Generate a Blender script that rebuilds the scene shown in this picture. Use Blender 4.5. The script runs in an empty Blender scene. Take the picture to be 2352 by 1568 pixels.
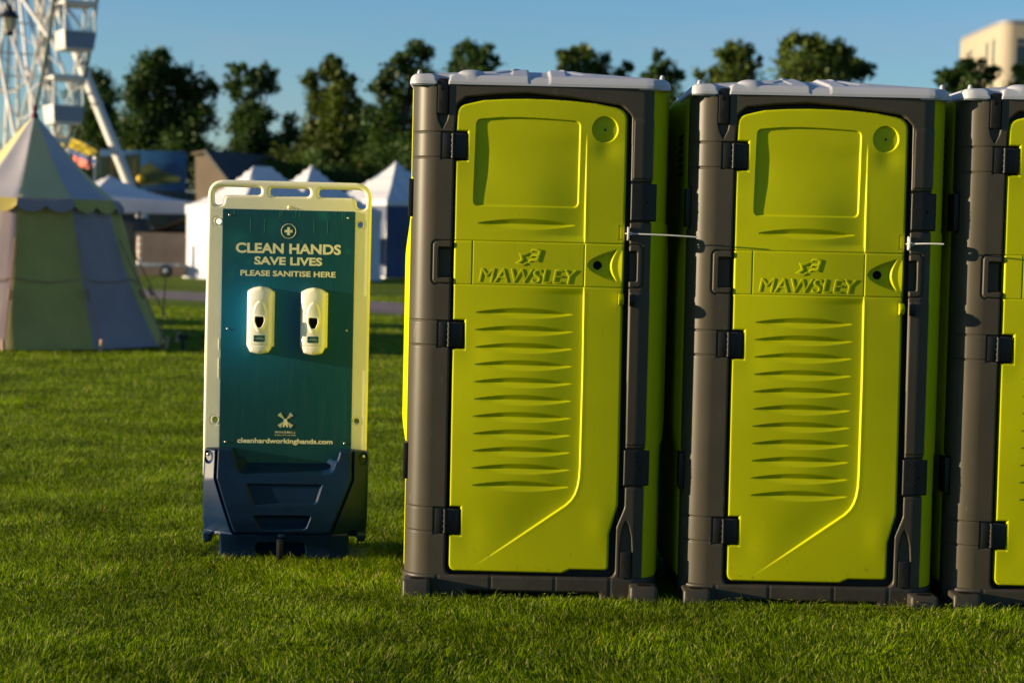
import bpy, bmesh, math, random
import numpy as np
from mathutils import Vector, Matrix

random.seed(7); rng = np.random.default_rng(7)
scn = bpy.context.scene
col = scn.collection
R = math.radians
PI = math.pi

# ------------------------------------------------------------------ camera
CAM_H = 1.60; LENS = 65.0; PITCH = R(3.2); ROLL = R(1.35)
PXW, PXH = 2352.0, 1568.0
FPX = LENS / 36.0 * PXW
_fw = Vector((0, math.cos(PITCH), -math.sin(PITCH))); _up = Vector((0, math.sin(PITCH), math.cos(PITCH))); _rt = Vector((1, 0, 0))
_cr = math.cos(ROLL); _sr = math.sin(ROLL)
cam_right = _rt * _cr + _up * _sr
cam_up = _up * _cr - _rt * _sr

def ray(px, py):
    a = (px - PXW / 2) / FPX; b = -(py - PXH / 2) / FPX
    return _fw + cam_right * a + cam_up * b

def at(px, py, Y):                      # the point seen at photo position (px, py), Y metres ahead
    d = ray(px, py); k = Y / d.y
    return Vector((d.x * k, Y, CAM_H + d.z * k))

def ground_at(px, py):
    d = ray(px, py); k = -CAM_H / d.z
    return Vector((d.x * k, d.y * k, 0))

cam = bpy.data.objects.new('camera', bpy.data.cameras.new('camera'))
col.objects.link(cam)
m3 = Matrix((cam_right, cam_up, -_fw)).transposed()
cam.matrix_world = Matrix.Translation((0, 0, CAM_H)) @ m3.to_4x4()
cam.data.lens = LENS; cam.data.sensor_width = 36; cam.data.clip_start = 0.1; cam.data.clip_end = 5000
cam.data.dof.use_dof = True; cam.data.dof.focus_distance = 7.95; cam.data.dof.aperture_fstop = 2.8
cam.data.dof.aperture_blades = 0
scn.camera = cam

# ------------------------------------------------------------------ light
SUN_EL = R(8.5); SUN_PHI = R(8.0)       # from the left, 8 degrees to the viewer's side
to_sun = Vector((-math.cos(SUN_EL) * math.cos(SUN_PHI), -math.cos(SUN_EL) * math.sin(SUN_PHI), math.sin(SUN_EL)))
sun = bpy.data.objects.new('sun', bpy.data.lights.new('sun', 'SUN'))
col.objects.link(sun)
sun.data.energy = 5.0; sun.data.angle = R(0.53); sun.data.color = (1.0, 0.80, 0.52)
sun.rotation_euler = to_sun.to_track_quat('Z', 'Y').to_euler()
world = bpy.data.worlds.new('World'); scn.world = world; world.use_nodes = True
nt = world.node_tree; nt.nodes.clear()
wo = nt.nodes.new('ShaderNodeOutputWorld'); bg = nt.nodes.new('ShaderNodeBackground'); sky = nt.nodes.new('ShaderNodeTexSky')
sky.sky_type = 'NISHITA'; sky.sun_disc = False; sky.sun_elevation = SUN_EL
sky.sun_rotation = math.atan2(to_sun.x, to_sun.y)
sky.air_density = 1.0; sky.dust_density = 0.1; sky.ozone_density = 4.3; sky.altitude = 50
bg.inputs['Strength'].default_value = 0.084
tcw = nt.nodes.new('ShaderNodeTexCoord'); mpw = nt.nodes.new('ShaderNodeMapping'); mpw.inputs['Scale'].default_value = (2.2, 2.2, 13)
nw = nt.nodes.new('ShaderNodeTexNoise'); nw.inputs['Scale'].default_value = 2.4; nw.inputs['Detail'].default_value = 6; nw.inputs['Roughness'].default_value = .6
rw = nt.nodes.new('ShaderNodeMapRange'); rw.inputs[1].default_value = .50; rw.inputs[2].default_value = .72; rw.inputs[3].default_value = 0; rw.inputs[4].default_value = .28
mw = nt.nodes.new('ShaderNodeMix'); mw.data_type = 'RGBA'; mw.inputs[7].default_value = (1.9, 2.1, 3.0, 1)
nt.links.new(tcw.outputs['Generated'], mpw.inputs[0]); nt.links.new(mpw.outputs[0], nw.inputs['Vector']); nt.links.new(nw.outputs['Fac'], rw.inputs[0])
nt.links.new(rw.outputs[0], mw.inputs[0]); nt.links.new(sky.outputs[0], mw.inputs[6]); nt.links.new(mw.outputs[2], bg.inputs[0]); nt.links.new(bg.outputs[0], wo.inputs[0])
scn.view_settings.view_transform = 'Standard'; scn.view_settings.look = 'None'
scn.view_settings.exposure = 1.15; scn.view_settings.gamma = 1
scn.render.engine = 'CYCLES'
scn.cycles.use_denoising = True
scn.cycles.max_bounces = 8; scn.cycles.diffuse_bounces = 4; scn.cycles.transparent_max_bounces = 8
scn.cycles.sample_clamp_indirect = 6
scn.render.film_transparent = False

# ------------------------------------------------------------------ materials
def mat(name, color, rough=0.5, spec=0.5, noise=None, bump=None, sub=0.0, trans=0.0, metal=0.0, coat=0.0, scratch=None, mud=None):
    """noise=(scale, amount): the colour varies by that amount; bump=(scale, strength)"""
    m = bpy.data.materials.new(name); m.use_nodes = True
    t = m.node_tree; b = t.nodes['Principled BSDF']; L = t.links.new
    b.inputs['Base Color'].default_value = (*color, 1); b.inputs['Roughness'].default_value = rough
    b.inputs['Specular IOR Level'].default_value = spec; b.inputs['Metallic'].default_value = metal
    b.inputs['Coat Weight'].default_value = coat
    tc = t.nodes.new('ShaderNodeTexCoord')
    oi = t.nodes.new('ShaderNodeObjectInfo'); ofs = t.nodes.new('ShaderNodeVectorMath'); ofs.operation = 'MULTIPLY_ADD'
    ofs.inputs[1].default_value = (37, 19, 11); L(oi.outputs['Location'], ofs.inputs[0]); L(tc.outputs['Object'], ofs.inputs[2])
    vec = ofs.outputs[0]
    csock = None
    if noise:
        n = t.nodes.new('ShaderNodeTexNoise'); n.inputs['Scale'].default_value = noise[0]; n.inputs['Detail'].default_value = 6
        L(vec, n.inputs['Vector'])
        r = t.nodes.new('ShaderNodeMapRange'); r.inputs[1].default_value = 0.3; r.inputs[2].default_value = 0.7
        r.inputs[3].default_value = 1 - noise[1]; r.inputs[4].default_value = 1 + noise[1]
        L(n.outputs['Fac'], r.inputs[0])
        mx = t.nodes.new('ShaderNodeMix'); mx.data_type = 'RGBA'; mx.blend_type = 'MULTIPLY'; mx.inputs[0].default_value = 1
        mx.inputs[6].default_value = (*color, 1); L(r.outputs[0], mx.inputs[7]); csock = mx.outputs[2]
    if scratch:                          # pale scuffs: (stretch vector, threshold, strength, colour)
        mp = t.nodes.new('ShaderNodeMapping'); mp.inputs['Scale'].default_value = scratch[0]; mp.inputs['Rotation'].default_value = (0, 0.25, 0)
        L(vec, mp.inputs[0])
        n2 = t.nodes.new('ShaderNodeTexNoise'); n2.inputs['Scale'].default_value = 1; n2.inputs['Detail'].default_value = 5; n2.inputs['Roughness'].default_value = 0.65
        L(mp.outputs[0], n2.inputs['Vector'])
        r2 = t.nodes.new('ShaderNodeMapRange'); r2.inputs[1].default_value = scratch[1]; r2.inputs[2].default_value = scratch[1] + 0.06
        r2.inputs[3].default_value = 0; r2.inputs[4].default_value = scratch[2]
        L(n2.outputs['Fac'], r2.inputs[0])
        mx2 = t.nodes.new('ShaderNodeMix'); mx2.data_type = 'RGBA'
        L(r2.outputs[0], mx2.inputs[0])
        if csock: L(csock, mx2.inputs[6])
        else: mx2.inputs[6].default_value = (*color, 1)
        mx2.inputs[7].default_value = (*scratch[3], 1); csock = mx2.outputs[2]
    if mud:                              # dried splashes thrown up from the ground: (height, threshold, colour)
        sp = t.nodes.new('ShaderNodeSeparateXYZ'); L(tc.outputs['Object'], sp.inputs[0])
        n3 = t.nodes.new('ShaderNodeTexNoise'); n3.inputs['Scale'].default_value = 38; n3.inputs['Detail'].default_value = 7; n3.inputs['Roughness'].default_value = 0.7
        L(vec, n3.inputs['Vector'])
        hz_ = t.nodes.new('ShaderNodeMapRange'); hz_.inputs[1].default_value = 0; hz_.inputs[2].default_value = mud[0]; hz_.inputs[3].default_value = .16; hz_.inputs[4].default_value = 0
        L(sp.outputs['Z'], hz_.inputs[0])
        ad = t.nodes.new('ShaderNodeMath'); ad.operation = 'ADD'; L(n3.outputs['Fac'], ad.inputs[0]); L(hz_.outputs[0], ad.inputs[1])
        r3 = t.nodes.new('ShaderNodeMapRange'); r3.inputs[1].default_value = mud[1]; r3.inputs[2].default_value = mud[1] + .10; r3.inputs[3].default_value = 0; r3.inputs[4].default_value = .6
        L(ad.outputs[0], r3.inputs[0])
        mx3 = t.nodes.new('ShaderNodeMix'); mx3.data_type = 'RGBA'; L(r3.outputs[0], mx3.inputs[0])
        if csock: L(csock, mx3.inputs[6])
        else: mx3.inputs[6].default_value = (*color, 1)
        mx3.inputs[7].default_value = (*mud[2], 1); csock = mx3.outputs[2]
    if csock: L(csock, b.inputs['Base Color'])
    if bump:
        n = t.nodes.new('ShaderNodeTexNoise'); n.inputs['Scale'].default_value = bump[0]; n.inputs['Detail'].default_value = 3
        L(tc.outputs['Object'], n.inputs['Vector'])
        bp = t.nodes.new('ShaderNodeBump'); bp.inputs['Strength'].default_value = bump[1]; bp.inputs['Distance'].default_value = 0.01
        L(n.outputs['Fac'], bp.inputs['Height']); L(bp.outputs[0], b.inputs['Normal'])
    if sub:
        b.inputs['Subsurface Weight'].default_value = sub; b.inputs['Subsurface Radius'].default_value = (0.02, 0.02, 0.01)
    if trans:
        out = t.nodes['Material Output']
        tr = t.nodes.new('ShaderNodeBsdfTranslucent'); tr.inputs[0].default_value = (*color, 1)
        if csock: L(csock, tr.inputs[0])
        ms = t.nodes.new('ShaderNodeMixShader'); ms.inputs[0].default_value = trans
        L(b.outputs[0], ms.inputs[1]); L(tr.outputs[0], ms.inputs[2]); L(ms.outputs[0], out.inputs['Surface'])
    return m

def leafmat(name, ca, cb, trans=0.35, rough=0.6, pos_noise=None, spec=0.3, third=None):
    m = bpy.data.materials.new(name); m.use_nodes = True
    t = m.node_tree; b = t.nodes['Principled BSDF']; L = t.links.new; out = t.nodes['Material Output']
    g = t.nodes.new('ShaderNodeNewGeometry')
    cr = t.nodes.new('ShaderNodeValToRGB')
    cr.color_ramp.elements[0].color = (*ca, 1); cr.color_ramp.elements[1].color = (*cb, 1)
    if third:
        cr.color_ramp.elements[1].position = .9; e_ = cr.color_ramp.elements.new(.935); e_.color = (*third, 1)
    L(g.outputs['Random Per Island'], cr.inputs[0])
    sock = cr.outputs[0]
    if pos_noise:
        n = t.nodes.new('ShaderNodeTexNoise'); n.inputs['Scale'].default_value = pos_noise[0]; n.inputs['Detail'].default_value = 4
        L(g.outputs['Position'], n.inputs['Vector'])
        r = t.nodes.new('ShaderNodeMapRange'); r.inputs[1].default_value = .32; r.inputs[2].default_value = .68
        r.inputs[3].default_value = 1 - pos_noise[1]; r.inputs[4].default_value = 1 + pos_noise[1]
        L(n.outputs['Fac'], r.inputs[0])
        mx = t.nodes.new('ShaderNodeMix'); mx.data_type = 'RGBA'; mx.blend_type = 'MULTIPLY'; mx.inputs[0].default_value = 1
        L(sock, mx.inputs[6]); L(r.outputs[0], mx.inputs[7]); sock = mx.outputs[2]
    L(sock, b.inputs['Base Color']); b.inputs['Roughness'].default_value = rough; b.inputs['Specular IOR Level'].default_value = spec
    tr = t.nodes.new('ShaderNodeBsdfTranslucent'); L(sock, tr.inputs[0])
    ms = t.nodes.new('ShaderNodeMixShader'); ms.inputs[0].default_value = trans
    L(b.outputs[0], ms.inputs[1]); L(tr.outputs[0], ms.inputs[2]); L(ms.outputs[0], out.inputs['Surface'])
    return m

LIME = mat('lime_plastic', (0.42, 0.435, 0.001), rough=0.42, spec=0.14, noise=(1.7, 0.11), mud=(.45, .70, (.10, .08, .02)), bump=(350, 0.03),
           scratch=((55, 55, 14), 0.665, 0.30, (0.15, 0.155, 0.012)))
LIMESIDE = mat('lime_side_plastic', (0.42, 0.435, 0.001), rough=0.65, spec=0.06, noise=(3.0, 0.05), bump=(350, 0.05))
GREY = mat('grey_plastic', (0.050, 0.043, 0.029), rough=0.42, spec=0.25, mud=(.45, .69, (.06, .05, .035)), noise=(5.0, 0.10), bump=(420, 0.025),
           scratch=((60, 40, 9), 0.655, 0.45, (0.17, 0.16, 0.14)))
BASEGREY = mat('grey_base_plastic', (0.040, 0.035, 0.026), rough=0.45, spec=0.28, mud=(.14, .60, (.055, .045, .03)), noise=(9.0, 0.18), bump=(300, 0.08),
               scratch=((40, 40, 30), 0.66, 0.4, (0.12, 0.11, 0.09)))
CLIP = mat('charcoal_clip_plastic', (0.012, 0.0115, 0.011), rough=0.45, spec=0.28, bump=(500, 0.08))
BLACK = mat('black_void', (0.004, 0.004, 0.004), rough=0.8, spec=0.1)
STOP = mat('door_stop_plastic', (0.015, 0.015, 0.016), rough=0.6, spec=0.3)
ROOFM = mat('white_roof_plastic', (0.50, 0.51, 0.55), rough=0.45, spec=0.3, noise=(4, 0.05), trans=0.22)
NYLON = mat('white_nylon', (0.55, 0.54, 0.52), rough=0.35, trans=0.2)
CREAM = mat('cream_polyethylene', (0.80, 0.75, 0.55), rough=0.38, spec=0.35, noise=(5, 0.04), sub=0.25, bump=(200, 0.03))
IVORY = mat('ivory_plastic', (0.80, 0.77, 0.62), rough=0.25, spec=0.5)
INK = mat('cream_ink', (0.74, 0.69, 0.42), rough=0.5, spec=0.3)
DIMINK = mat('teal_ink', (0.008, 0.115, 0.10), rough=0.5, spec=.1)
NAVY = mat('navy_polyethylene', (0.003, 0.016, 0.046), rough=0.42, spec=0.16, noise=(12, 0.15), bump=(260, 0.05),
           scratch=((30, 30, 12), 0.70, 0.25, (0.10, 0.11, 0.12)))
STEEL = mat('steel', (0.5, 0.5, 0.5), rough=0.3, metal=1.0)

# ------------------------------------------------------------------ object helpers
def tag(o, label=None, cat=None, group=None, kind=None):
    if label: o['label'] = label
    if cat: o['category'] = cat
    if group: o['group'] = group
    if kind: o['kind'] = kind
    return o

def empty(name, loc, label, cat, group=None, rz=0.0, rot=None):
    o = bpy.data.objects.new(name, None); col.objects.link(o); o.location = loc
    o.rotation_euler = rot if rot else (0, 0, rz); o.empty_display_size = 0.2
    return tag(o, label, cat, group)

def link(name, me, material, parent=None, smooth=None):
    o = bpy.data.objects.new(name, me); col.objects.link(o)
    if material and not me.materials:
        for mm in (material if isinstance(material, (list, tuple)) else [material]): me.materials.append(mm)
    if parent: o.parent = parent
    if smooth is not None:
        me.shade_smooth()
        if smooth < 179: me.set_sharp_from_angle(angle=R(smooth))
    return o

def copy_tree(o, parent=None):
    c = o.copy(); col.objects.link(c)
    if parent: c.parent = parent
    for ch in list(o.children): copy_tree(ch, c)
    return c

class MB:
    """collects solids and links them as one mesh object"""
    def __init__(s): s.bm = bmesh.new()
    def box(s, lo, hi, bevel=0.0, seg=2, rot=None, piv=None, mi=0):
        b = bmesh.new()
        bmesh.ops.create_cube(b, size=1)
        lo = Vector(lo); hi = Vector(hi); c = (lo + hi) / 2; d = hi - lo
        for v in b.verts: v.co = Vector((v.co.x * d.x + c.x, v.co.y * d.y + c.y, v.co.z * d.z + c.z))
        if bevel: bmesh.ops.bevel(b, geom=list(b.edges), offset=bevel, segments=seg, affect='EDGES', profile=0.5)
        if rot: bmesh.ops.rotate(b, verts=b.verts, cent=piv or c, matrix=rot)
        s._add(b, mi); return s
    def _add(s, b, mi=0):
        for f in b.faces: f.material_index = mi
        me = bpy.data.meshes.new('t'); b.to_mesh(me); b.free(); s.bm.from_mesh(me); bpy.data.meshes.remove(me)
    def tube(s, pts, r, n=10, cap=True, mi=0):
        pts = [Vector(p) for p in pts]; b = bmesh.new(); rings = []
        rs = r if isinstance(r, (list, tuple)) else [r] * len(pts)
        prev = None
        for i, p in enumerate(pts):
            d = (pts[min(i + 1, len(pts) - 1)] - pts[max(i - 1, 0)]).normalized()
            if prev is None:
                ref = Vector((0, 0, 1)) if abs(d.z) < 0.9 else Vector((1, 0, 0)); a = d.cross(ref).normalized()
            else:
                a = (prev - d * prev.dot(d)).normalized()
            prev = a; c = d.cross(a)
            rings.append([b.verts.new(p + (a * math.cos(2 * PI * k / n) + c * math.sin(2 * PI * k / n)) * rs[i]) for k in range(n)])
        for i in range(len(rings) - 1):
            for k in range(n): b.faces.new((rings[i][k], rings[i][(k + 1) % n], rings[i + 1][(k + 1) % n], rings[i + 1][k]))
        if cap: b.faces.new(rings[0][::-1]); b.faces.new(rings[-1])
        s._add(b, mi); return s
    def prism(s, poly, fn0, fn1, mi=0, bevel=0.0):
        """a polygon (list of 2D points) joined between two mappings 2D -> 3D"""
        b = bmesh.new()
        A = [b.verts.new(fn0(*p)) for p in poly]; B = [b.verts.new(fn1(*p)) for p in poly]
        n = len(poly); b.faces.new(A[::-1]); top = b.faces.new(B)
        for i in range(n): b.faces.new((A[i], A[(i + 1) % n], B[(i + 1) % n], B[i]))
        bmesh.ops.recalc_face_normals(b, faces=b.faces)
        if bevel: bmesh.ops.bevel(b, geom=list(top.edges), offset=bevel, segments=2, affect='EDGES', profile=0.5)
        s._add(b, mi); return s
    def lathe(s, prof, n=24, c=(0, 0, 0), mi=0):
        b = bmesh.new(); rings = []
        for (r, z) in prof:
            rings.append([b.verts.new((c[0] + max(r, 1e-4) * math.cos(2 * PI * k / n), c[1] + max(r, 1e-4) * math.sin(2 * PI * k / n), c[2] + z)) for k in range(n)])
        for i in range(len(rings) - 1):
            for k in range(n): b.faces.new((rings[i][k], rings[i][(k + 1) % n], rings[i + 1][(k + 1) % n], rings[i + 1][k]))
        b.faces.new(rings[0][::-1]); b.faces.new(rings[-1])
        bmesh.ops.recalc_face_normals(b, faces=b.faces)
        s._add(b, mi); return s
    def face(s, pts, mi=0):
        f = s.bm.faces.new([s.bm.verts.new(p) for p in pts]); f.material_index = mi; return s
    def build(s, name, material, parent=None, smooth=40):
        me = bpy.data.meshes.new(name); s.bm.to_mesh(me); s.bm.free()
        return link(name, me, material, parent, smooth)

# ---- signed distances (positive inside)
def sdf(poly, X, Y):
    P = np.asarray(poly, float); d = np.full(X.shape, 1e9); ins = np.zeros(X.shape, bool)
    for i in range(len(P)):
        ax, ay = P[i]; bx, by = P[(i + 1) % len(P)]
        ex, ey = bx - ax, by - ay; wx, wy = X - ax, Y - ay
        t = np.clip((wx * ex + wy * ey) / (ex * ex + ey * ey + 1e-12), 0, 1)
        d = np.minimum(d, (wx - ex * t) ** 2 + (wy - ey * t) ** 2)
        if abs(by - ay) > 1e-12:
            cond = (ay > Y) != (by > Y); ins ^= cond & (X < (bx - ax) * (Y - ay) / (by - ay) + ax)
    d = np.sqrt(d); return np.where(ins, d, -d)

def pdist(line, X, Y):                   # distance to an open polyline, and the length along it
    P = np.asarray(line, float); d = np.full(X.shape, 1e9); s = np.zeros(X.shape); L = 0
    for i in range(len(P) - 1):
        ax, ay = P[i]; bx, by = P[i + 1]; ex, ey = bx - ax, by - ay; l = math.hypot(ex, ey)
        wx, wy = X - ax, Y - ay; t = np.clip((wx * ex + wy * ey) / (l * l), 0, 1)
        dd = (wx - ex * t) ** 2 + (wy - ey * t) ** 2; m = dd < d
        d = np.where(m, dd, d); s = np.where(m, L + t * l, s); L += l
    return np.sqrt(d), s, L

def sm(a, b, x):
    t = np.clip((x - a) / (b - a), 0, 1); return t * t * (3 - 2 * t)

def round_poly(pts, r, n=6):
    out = []; N = len(pts)
    for i in range(N):
        p = Vector(pts[i][:2]); rr = pts[i][2] if len(pts[i]) > 2 else r
        a = Vector(pts[i - 1][:2]); c = Vector(pts[(i + 1) % N][:2])
        if rr <= 0: out.append((p.x, p.y)); continue
        u = (a - p); v = (c - p); lu, lv = u.length, v.length; u.normalize(); v.normalize()
        ang = math.acos(max(-1, min(1, u.dot(v))))
        if ang > 3.1: out.append((p.x, p.y)); continue
        t = min(rr / math.tan(ang / 2), lu * 0.49, lv * 0.49)
        p0 = p + u * t; p1 = p + v * t
        for k in range(n + 1):
            w = k / n; q = p0 * (1 - w) ** 2 + p * 2 * w * (1 - w) + p1 * w * w
            out.append((q.x, q.y))
    return out

def edge_round(S, r):
    q = np.clip(r - S, 0, r); return -(r - np.sqrt(np.maximum(r * r - q * q, 0)))

def sheet(name, us, vs, outline, hfun, pos, material, parent=None, skirt=None, smooth=True, dome=None):
    """a moulded skin: a fine grid trimmed to outline(U,V)>0, raised by hfun, laid on the surface pos(u,v,h), with side walls"""
    U, V = np.meshgrid(us, vs, indexing='ij')
    c = max((us[-1] - us[0]) / (len(us) - 1), (vs[-1] - vs[0]) / (len(vs) - 1))
    S = outline(U, V); e = c * 0.25
    gx = (outline(U + e, V) - outline(U - e, V)) / (2 * e); gy = (outline(U, V + e) - outline(U, V - e)) / (2 * e)
    near = np.abs(S) < 0.75 * c; g = np.sqrt(gx ** 2 + gy ** 2) + 1e-6
    keep = S > -0.62 * c
    mv = near & (np.abs(S) < 0.62 * c)
    U = np.where(mv, U - S * gx / g, U); V = np.where(mv, V - S * gy / g, V)
    h = hfun(U, V, np.maximum(outline(U, V), 0))
    x, y, z = pos(U, V, h)
    idx = np.full(U.shape, -1, int); idx[keep] = np.arange(keep.sum())
    co = np.stack([x[keep], y[keep], z[keep]], 1)
    a = idx[:-1, :-1]; b = idx[1:, :-1]; cc = idx[1:, 1:]; d = idx[:-1, 1:]
    q = np.stack([a, b, cc, d], -1).reshape(-1, 4)
    cnt = (q >= 0).sum(1)
    quads = q[cnt == 4]
    t3 = q[cnt == 3]; tris = np.array([[v for v in row if v >= 0] for row in t3], int).reshape(-1, 3)
    verts = [co]; faces_q = [quads]; nv = len(co)
    if skirt is not None:
        E = {}
        for F in (quads, tris):
            k = F.shape[1]
            for i in range(k):
                for p0, p1 in zip(F[:, i].tolist(), F[:, (i + 1) % k].tolist()):
                    if (p1, p0) in E: del E[(p1, p0)]
                    else: E[(p0, p1)] = 1
        ed = np.array(list(E.keys()), int)
        bv = np.unique(ed); mp = np.full(nv, -1, int); mp[bv] = np.arange(len(bv))
        Uk, Vk, Hk = U[keep][bv], V[keep][bv], h[keep][bv]
        h2 = np.full(Hk.shape, skirt[1], float) if skirt[0] == 'abs' else Hk - skirt[1]
        xb, yb, zb = pos(Uk, Vk, h2)
        verts += [co[bv], np.stack([xb, yb, zb], 1)]
        n1 = nv; n2 = nv + len(bv)
        A, B = mp[ed[:, 0]], mp[ed[:, 1]]
        faces_q.append(np.stack([n1 + B, n1 + A, n2 + A, n2 + B], 1))
    me = bpy.data.meshes.new(name)
    allv = np.concatenate(verts); Q = np.concatenate(faces_q)
    setmesh(me, allv, Q, tris)
    o = link(name, me, material, parent)
    if smooth: me.shade_smooth()
    return o

def setmesh(me, v, quads, tris=None):
    nq = len(quads); ntri = 0 if tris is None else len(tris)
    me.vertices.add(len(v)); me.vertices.foreach_set('co', np.ascontiguousarray(v, np.float32).ravel())
    loops = np.concatenate([np.asarray(quads, np.int32).ravel(), np.asarray(tris if ntri else [], np.int32).ravel()])
    me.loops.add(len(loops)); me.loops.foreach_set('vertex_index', loops.astype(np.int32))
    me.polygons.add(nq + ntri)
    st = np.concatenate([np.arange(nq) * 4, nq * 4 + np.arange(ntri) * 3]).astype(np.int32)
    me.polygons.foreach_set('loop_start', st)
    me.update(calc_edges=True); me.validate()

_dg = None
def curve_mesh(cu, name):
    o = bpy.data.objects.new('tmp', cu); col.objects.link(o)
    dg = bpy.context.evaluated_depsgraph_get(); dg.update()
    me = bpy.data.meshes.new_from_object(o.evaluated_get(dg)); me.name = name
    bpy.data.objects.remove(o); bpy.data.curves.remove(cu)
    for i in range(len(me.materials)): me.materials.pop()
    return me

def text(name, s, x0, x1, zmid, height, y, material, parent, bold=0.0, extrude=0.0008, shear=0.0, spacing=1.0, bevel=0.0):
    """raised lettering standing in the x-z plane, fitted to the given width and capital height"""
    cu = bpy.data.curves.new('t', 'FONT'); cu.body = s; cu.size = 1; cu.offset = bold; cu.shear = shear; cu.space_character = spacing
    cu.align_x = 'LEFT'; cu.extrude = 0.5; cu.resolution_u = 6; cu.bevel_depth = bevel; cu.bevel_resolution = 1; cu.offset = bold - bevel
    me = curve_mesh(cu, name)
    v = np.empty(len(me.vertices) * 3, np.float32); me.vertices.foreach_get('co', v); v = v.reshape(-1, 3)
    asc = [c for c in s if c.isupper() or c in 'dhkl']
    cap_lo = -bold; cap_hi = 0.70 + bold
    mn = v.min(0); mx_ = v.max(0)
    sx = (x1 - x0) / (mx_[0] - mn[0]); sz = height / (cap_hi - cap_lo)
    out = np.empty_like(v)
    out[:, 0] = x0 + (v[:, 0] - mn[0]) * sx
    out[:, 2] = zmid - height / 2 + (v[:, 1] - cap_lo) * sz
    w_ = 0.5 + bevel
    dz_ = np.clip((v[:, 2] + w_) / (2 * w_), 0, 1)
    if bevel: dz_ = np.where(v[:, 2] > .5, .75 + .25 * (v[:, 2] - .5) / bevel, np.clip((v[:, 2] + w_) / (1 + bevel), 0, 1) * .75)
    out[:, 1] = y - dz_ * extrude
    me.vertices.foreach_set('co', out.ravel()); me.update()
    return link(name, me, material, parent)

def plate(name, loops, y, depth, bevel, material, parent, tocurve=None, smooth=50):
    """flat moulded plate in the x-z plane with holes, rounded rim; loops = list of 2D loops (first = outline)"""
    cu = bpy.data.curves.new('p', 'CURVE'); cu.dimensions = '2D'; cu.fill_mode = 'BOTH'
    cu.extrude = max(depth / 2 - bevel, 0); cu.bevel_depth = bevel; cu.bevel_resolution = 3; cu.offset = -bevel
    for lp in loops:
        sp = cu.splines.new('POLY'); sp.points.add(len(lp) - 1); sp.use_cyclic_u = True
        for p, q in zip(sp.points, lp): p.co = (q[0], q[1], 0, 1)
    me = curve_mesh(cu, name)
    v = np.empty(len(me.vertices) * 3, np.float32); me.vertices.foreach_get('co', v); v = v.reshape(-1, 3)
    out = np.stack([v[:, 0], y + depth / 2 - v[:, 2], v[:, 1]], 1)
    me.vertices.foreach_set('co', out.astype(np.float32).ravel()); me.update()
    return link(name, me, material, parent, smooth)

def circle(cx, cy, r, n=24, ry=None):
    return [(cx + r * math.cos(2 * PI * k / n), cy + (ry or r) * math.sin(2 * PI * k / n)) for k in range(n)]

# ================================================================== PORTABLE TOILET
TW = 1.14; TR = 0.12; TD = 1.16
def front_path(u, off=0.0, side=0.05):
    """cross-section of the cabin: u runs from the left side, round the corner, across the front (u = x there), round the right corner"""
    u = np.asarray(u, float)
    x = np.where(u < TR, 0, 0.0) + 0.0; y = np.zeros_like(u); nx = np.zeros_like(u); ny = -np.ones_like(u)
    th = (TR - u) / TR                      # left corner angle
    thr = (u - (TW - TR)) / TR
    x = u.copy()
    L = u < TR; Rr = u > TW - TR
    thc = np.clip(th, 0, PI / 2); ex = np.maximum(th - PI / 2, 0) * TR
    x = np.where(L, TR - TR * np.sin(thc), x); y = np.where(L, TR - TR * np.cos(thc) + ex, y)
    nx = np.where(L, -np.sin(thc), nx); ny = np.where(L, -np.cos(thc), ny)
    thc2 = np.clip(thr, 0, PI / 2); ex2 = np.maximum(thr - PI / 2, 0) * TR
    x = np.where(Rr, TW - TR + TR * np.sin(thc2), x); y = np.where(Rr, TR - TR * np.cos(thc2) + ex2, y)
    nx = np.where(Rr, np.sin(thc2), nx); ny = np.where(Rr, -np.cos(thc2), ny)
    return x, y, nx, ny
def bow(u): return -.040 * (np.clip(u, .0, TW) - .53) ** 2 + .009
def pos_path(u, z, h):
    h = h + bow(u)
    x, y, nx, ny = front_path(u); return x + nx * h, y + ny * h, z
U_LEFT = TR - TR * PI / 2 - 0.05
U_GREEN = TW - TR + TR * R(26)
U_REND = TW - TR + TR * PI / 2

OPENING = [(.192, .10, .04), (.192, 1.40, 0), (.196, 2.08, 0), (.203, 2.19, .03), (.242, 2.223, .02), (.376, 2.238, 0), (.517, 2.246, 0), (.714, 2.231, 0),
           (.849, 2.212, 0), (.935, 2.200, .04), (.974, 2.155, .03), (.976, 1.87, 0), (.980, 1.0, 0), (.987, .503, 0), (.986, .42, .04), (.951, .33, .06), (.952, .10, .04)]
OPENING = round_poly(OPENING, 0)
DOOR = [(.206, .119, .035), (.203, .99, 0), (.200, 2.06, 0), (.203, 2.185, .05), (.321, 2.212, 0), (.42, 2.219, 0), (.517, 2.222, 0), (.62, 2.221, 0), (.714, 2.217, 0),
        (.82, 2.208, 0), (.955, 2.185, .06), (.956, 1.845, 0), (.955, 1.40, 0), (.959, .56, 0), (.958, .43, .05), (.922, .30, .06), (.922, .136, .02), (.752, .136, .02), (.715, .119, .02)]
DOOR = round_poly(DOOR, 0)
NOTCH = [(.243, 2.009), (.247, 1.176), (.247, .343)]        # hinge notches: right edge x, centre z
HINGE = [(.196, 2.0095), (.197, 1.176), (.197, .343)]
WINDOW = round_poly([(.281, 1.746), (.288, 2.128), (.40, 2.139, 0), (.491, 2.141, 0), (.60, 2.138, 0), (.750, 2.130), (.749, 1.747)], .028)
RIDGE = [(.779, 2.085), (.779, 1.75), (.782, 1.45), (.786, 1.0), (.785, .60), (.783, .55), (.777, .51), (.766, .476), (.750, .449), (.726, .425), (.52, .279), (.307, .129)]
RLOW = RIDGE + [(.15, .02), (.0, .02), (.0, 2.4), (.779, 2.4)]
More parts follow.
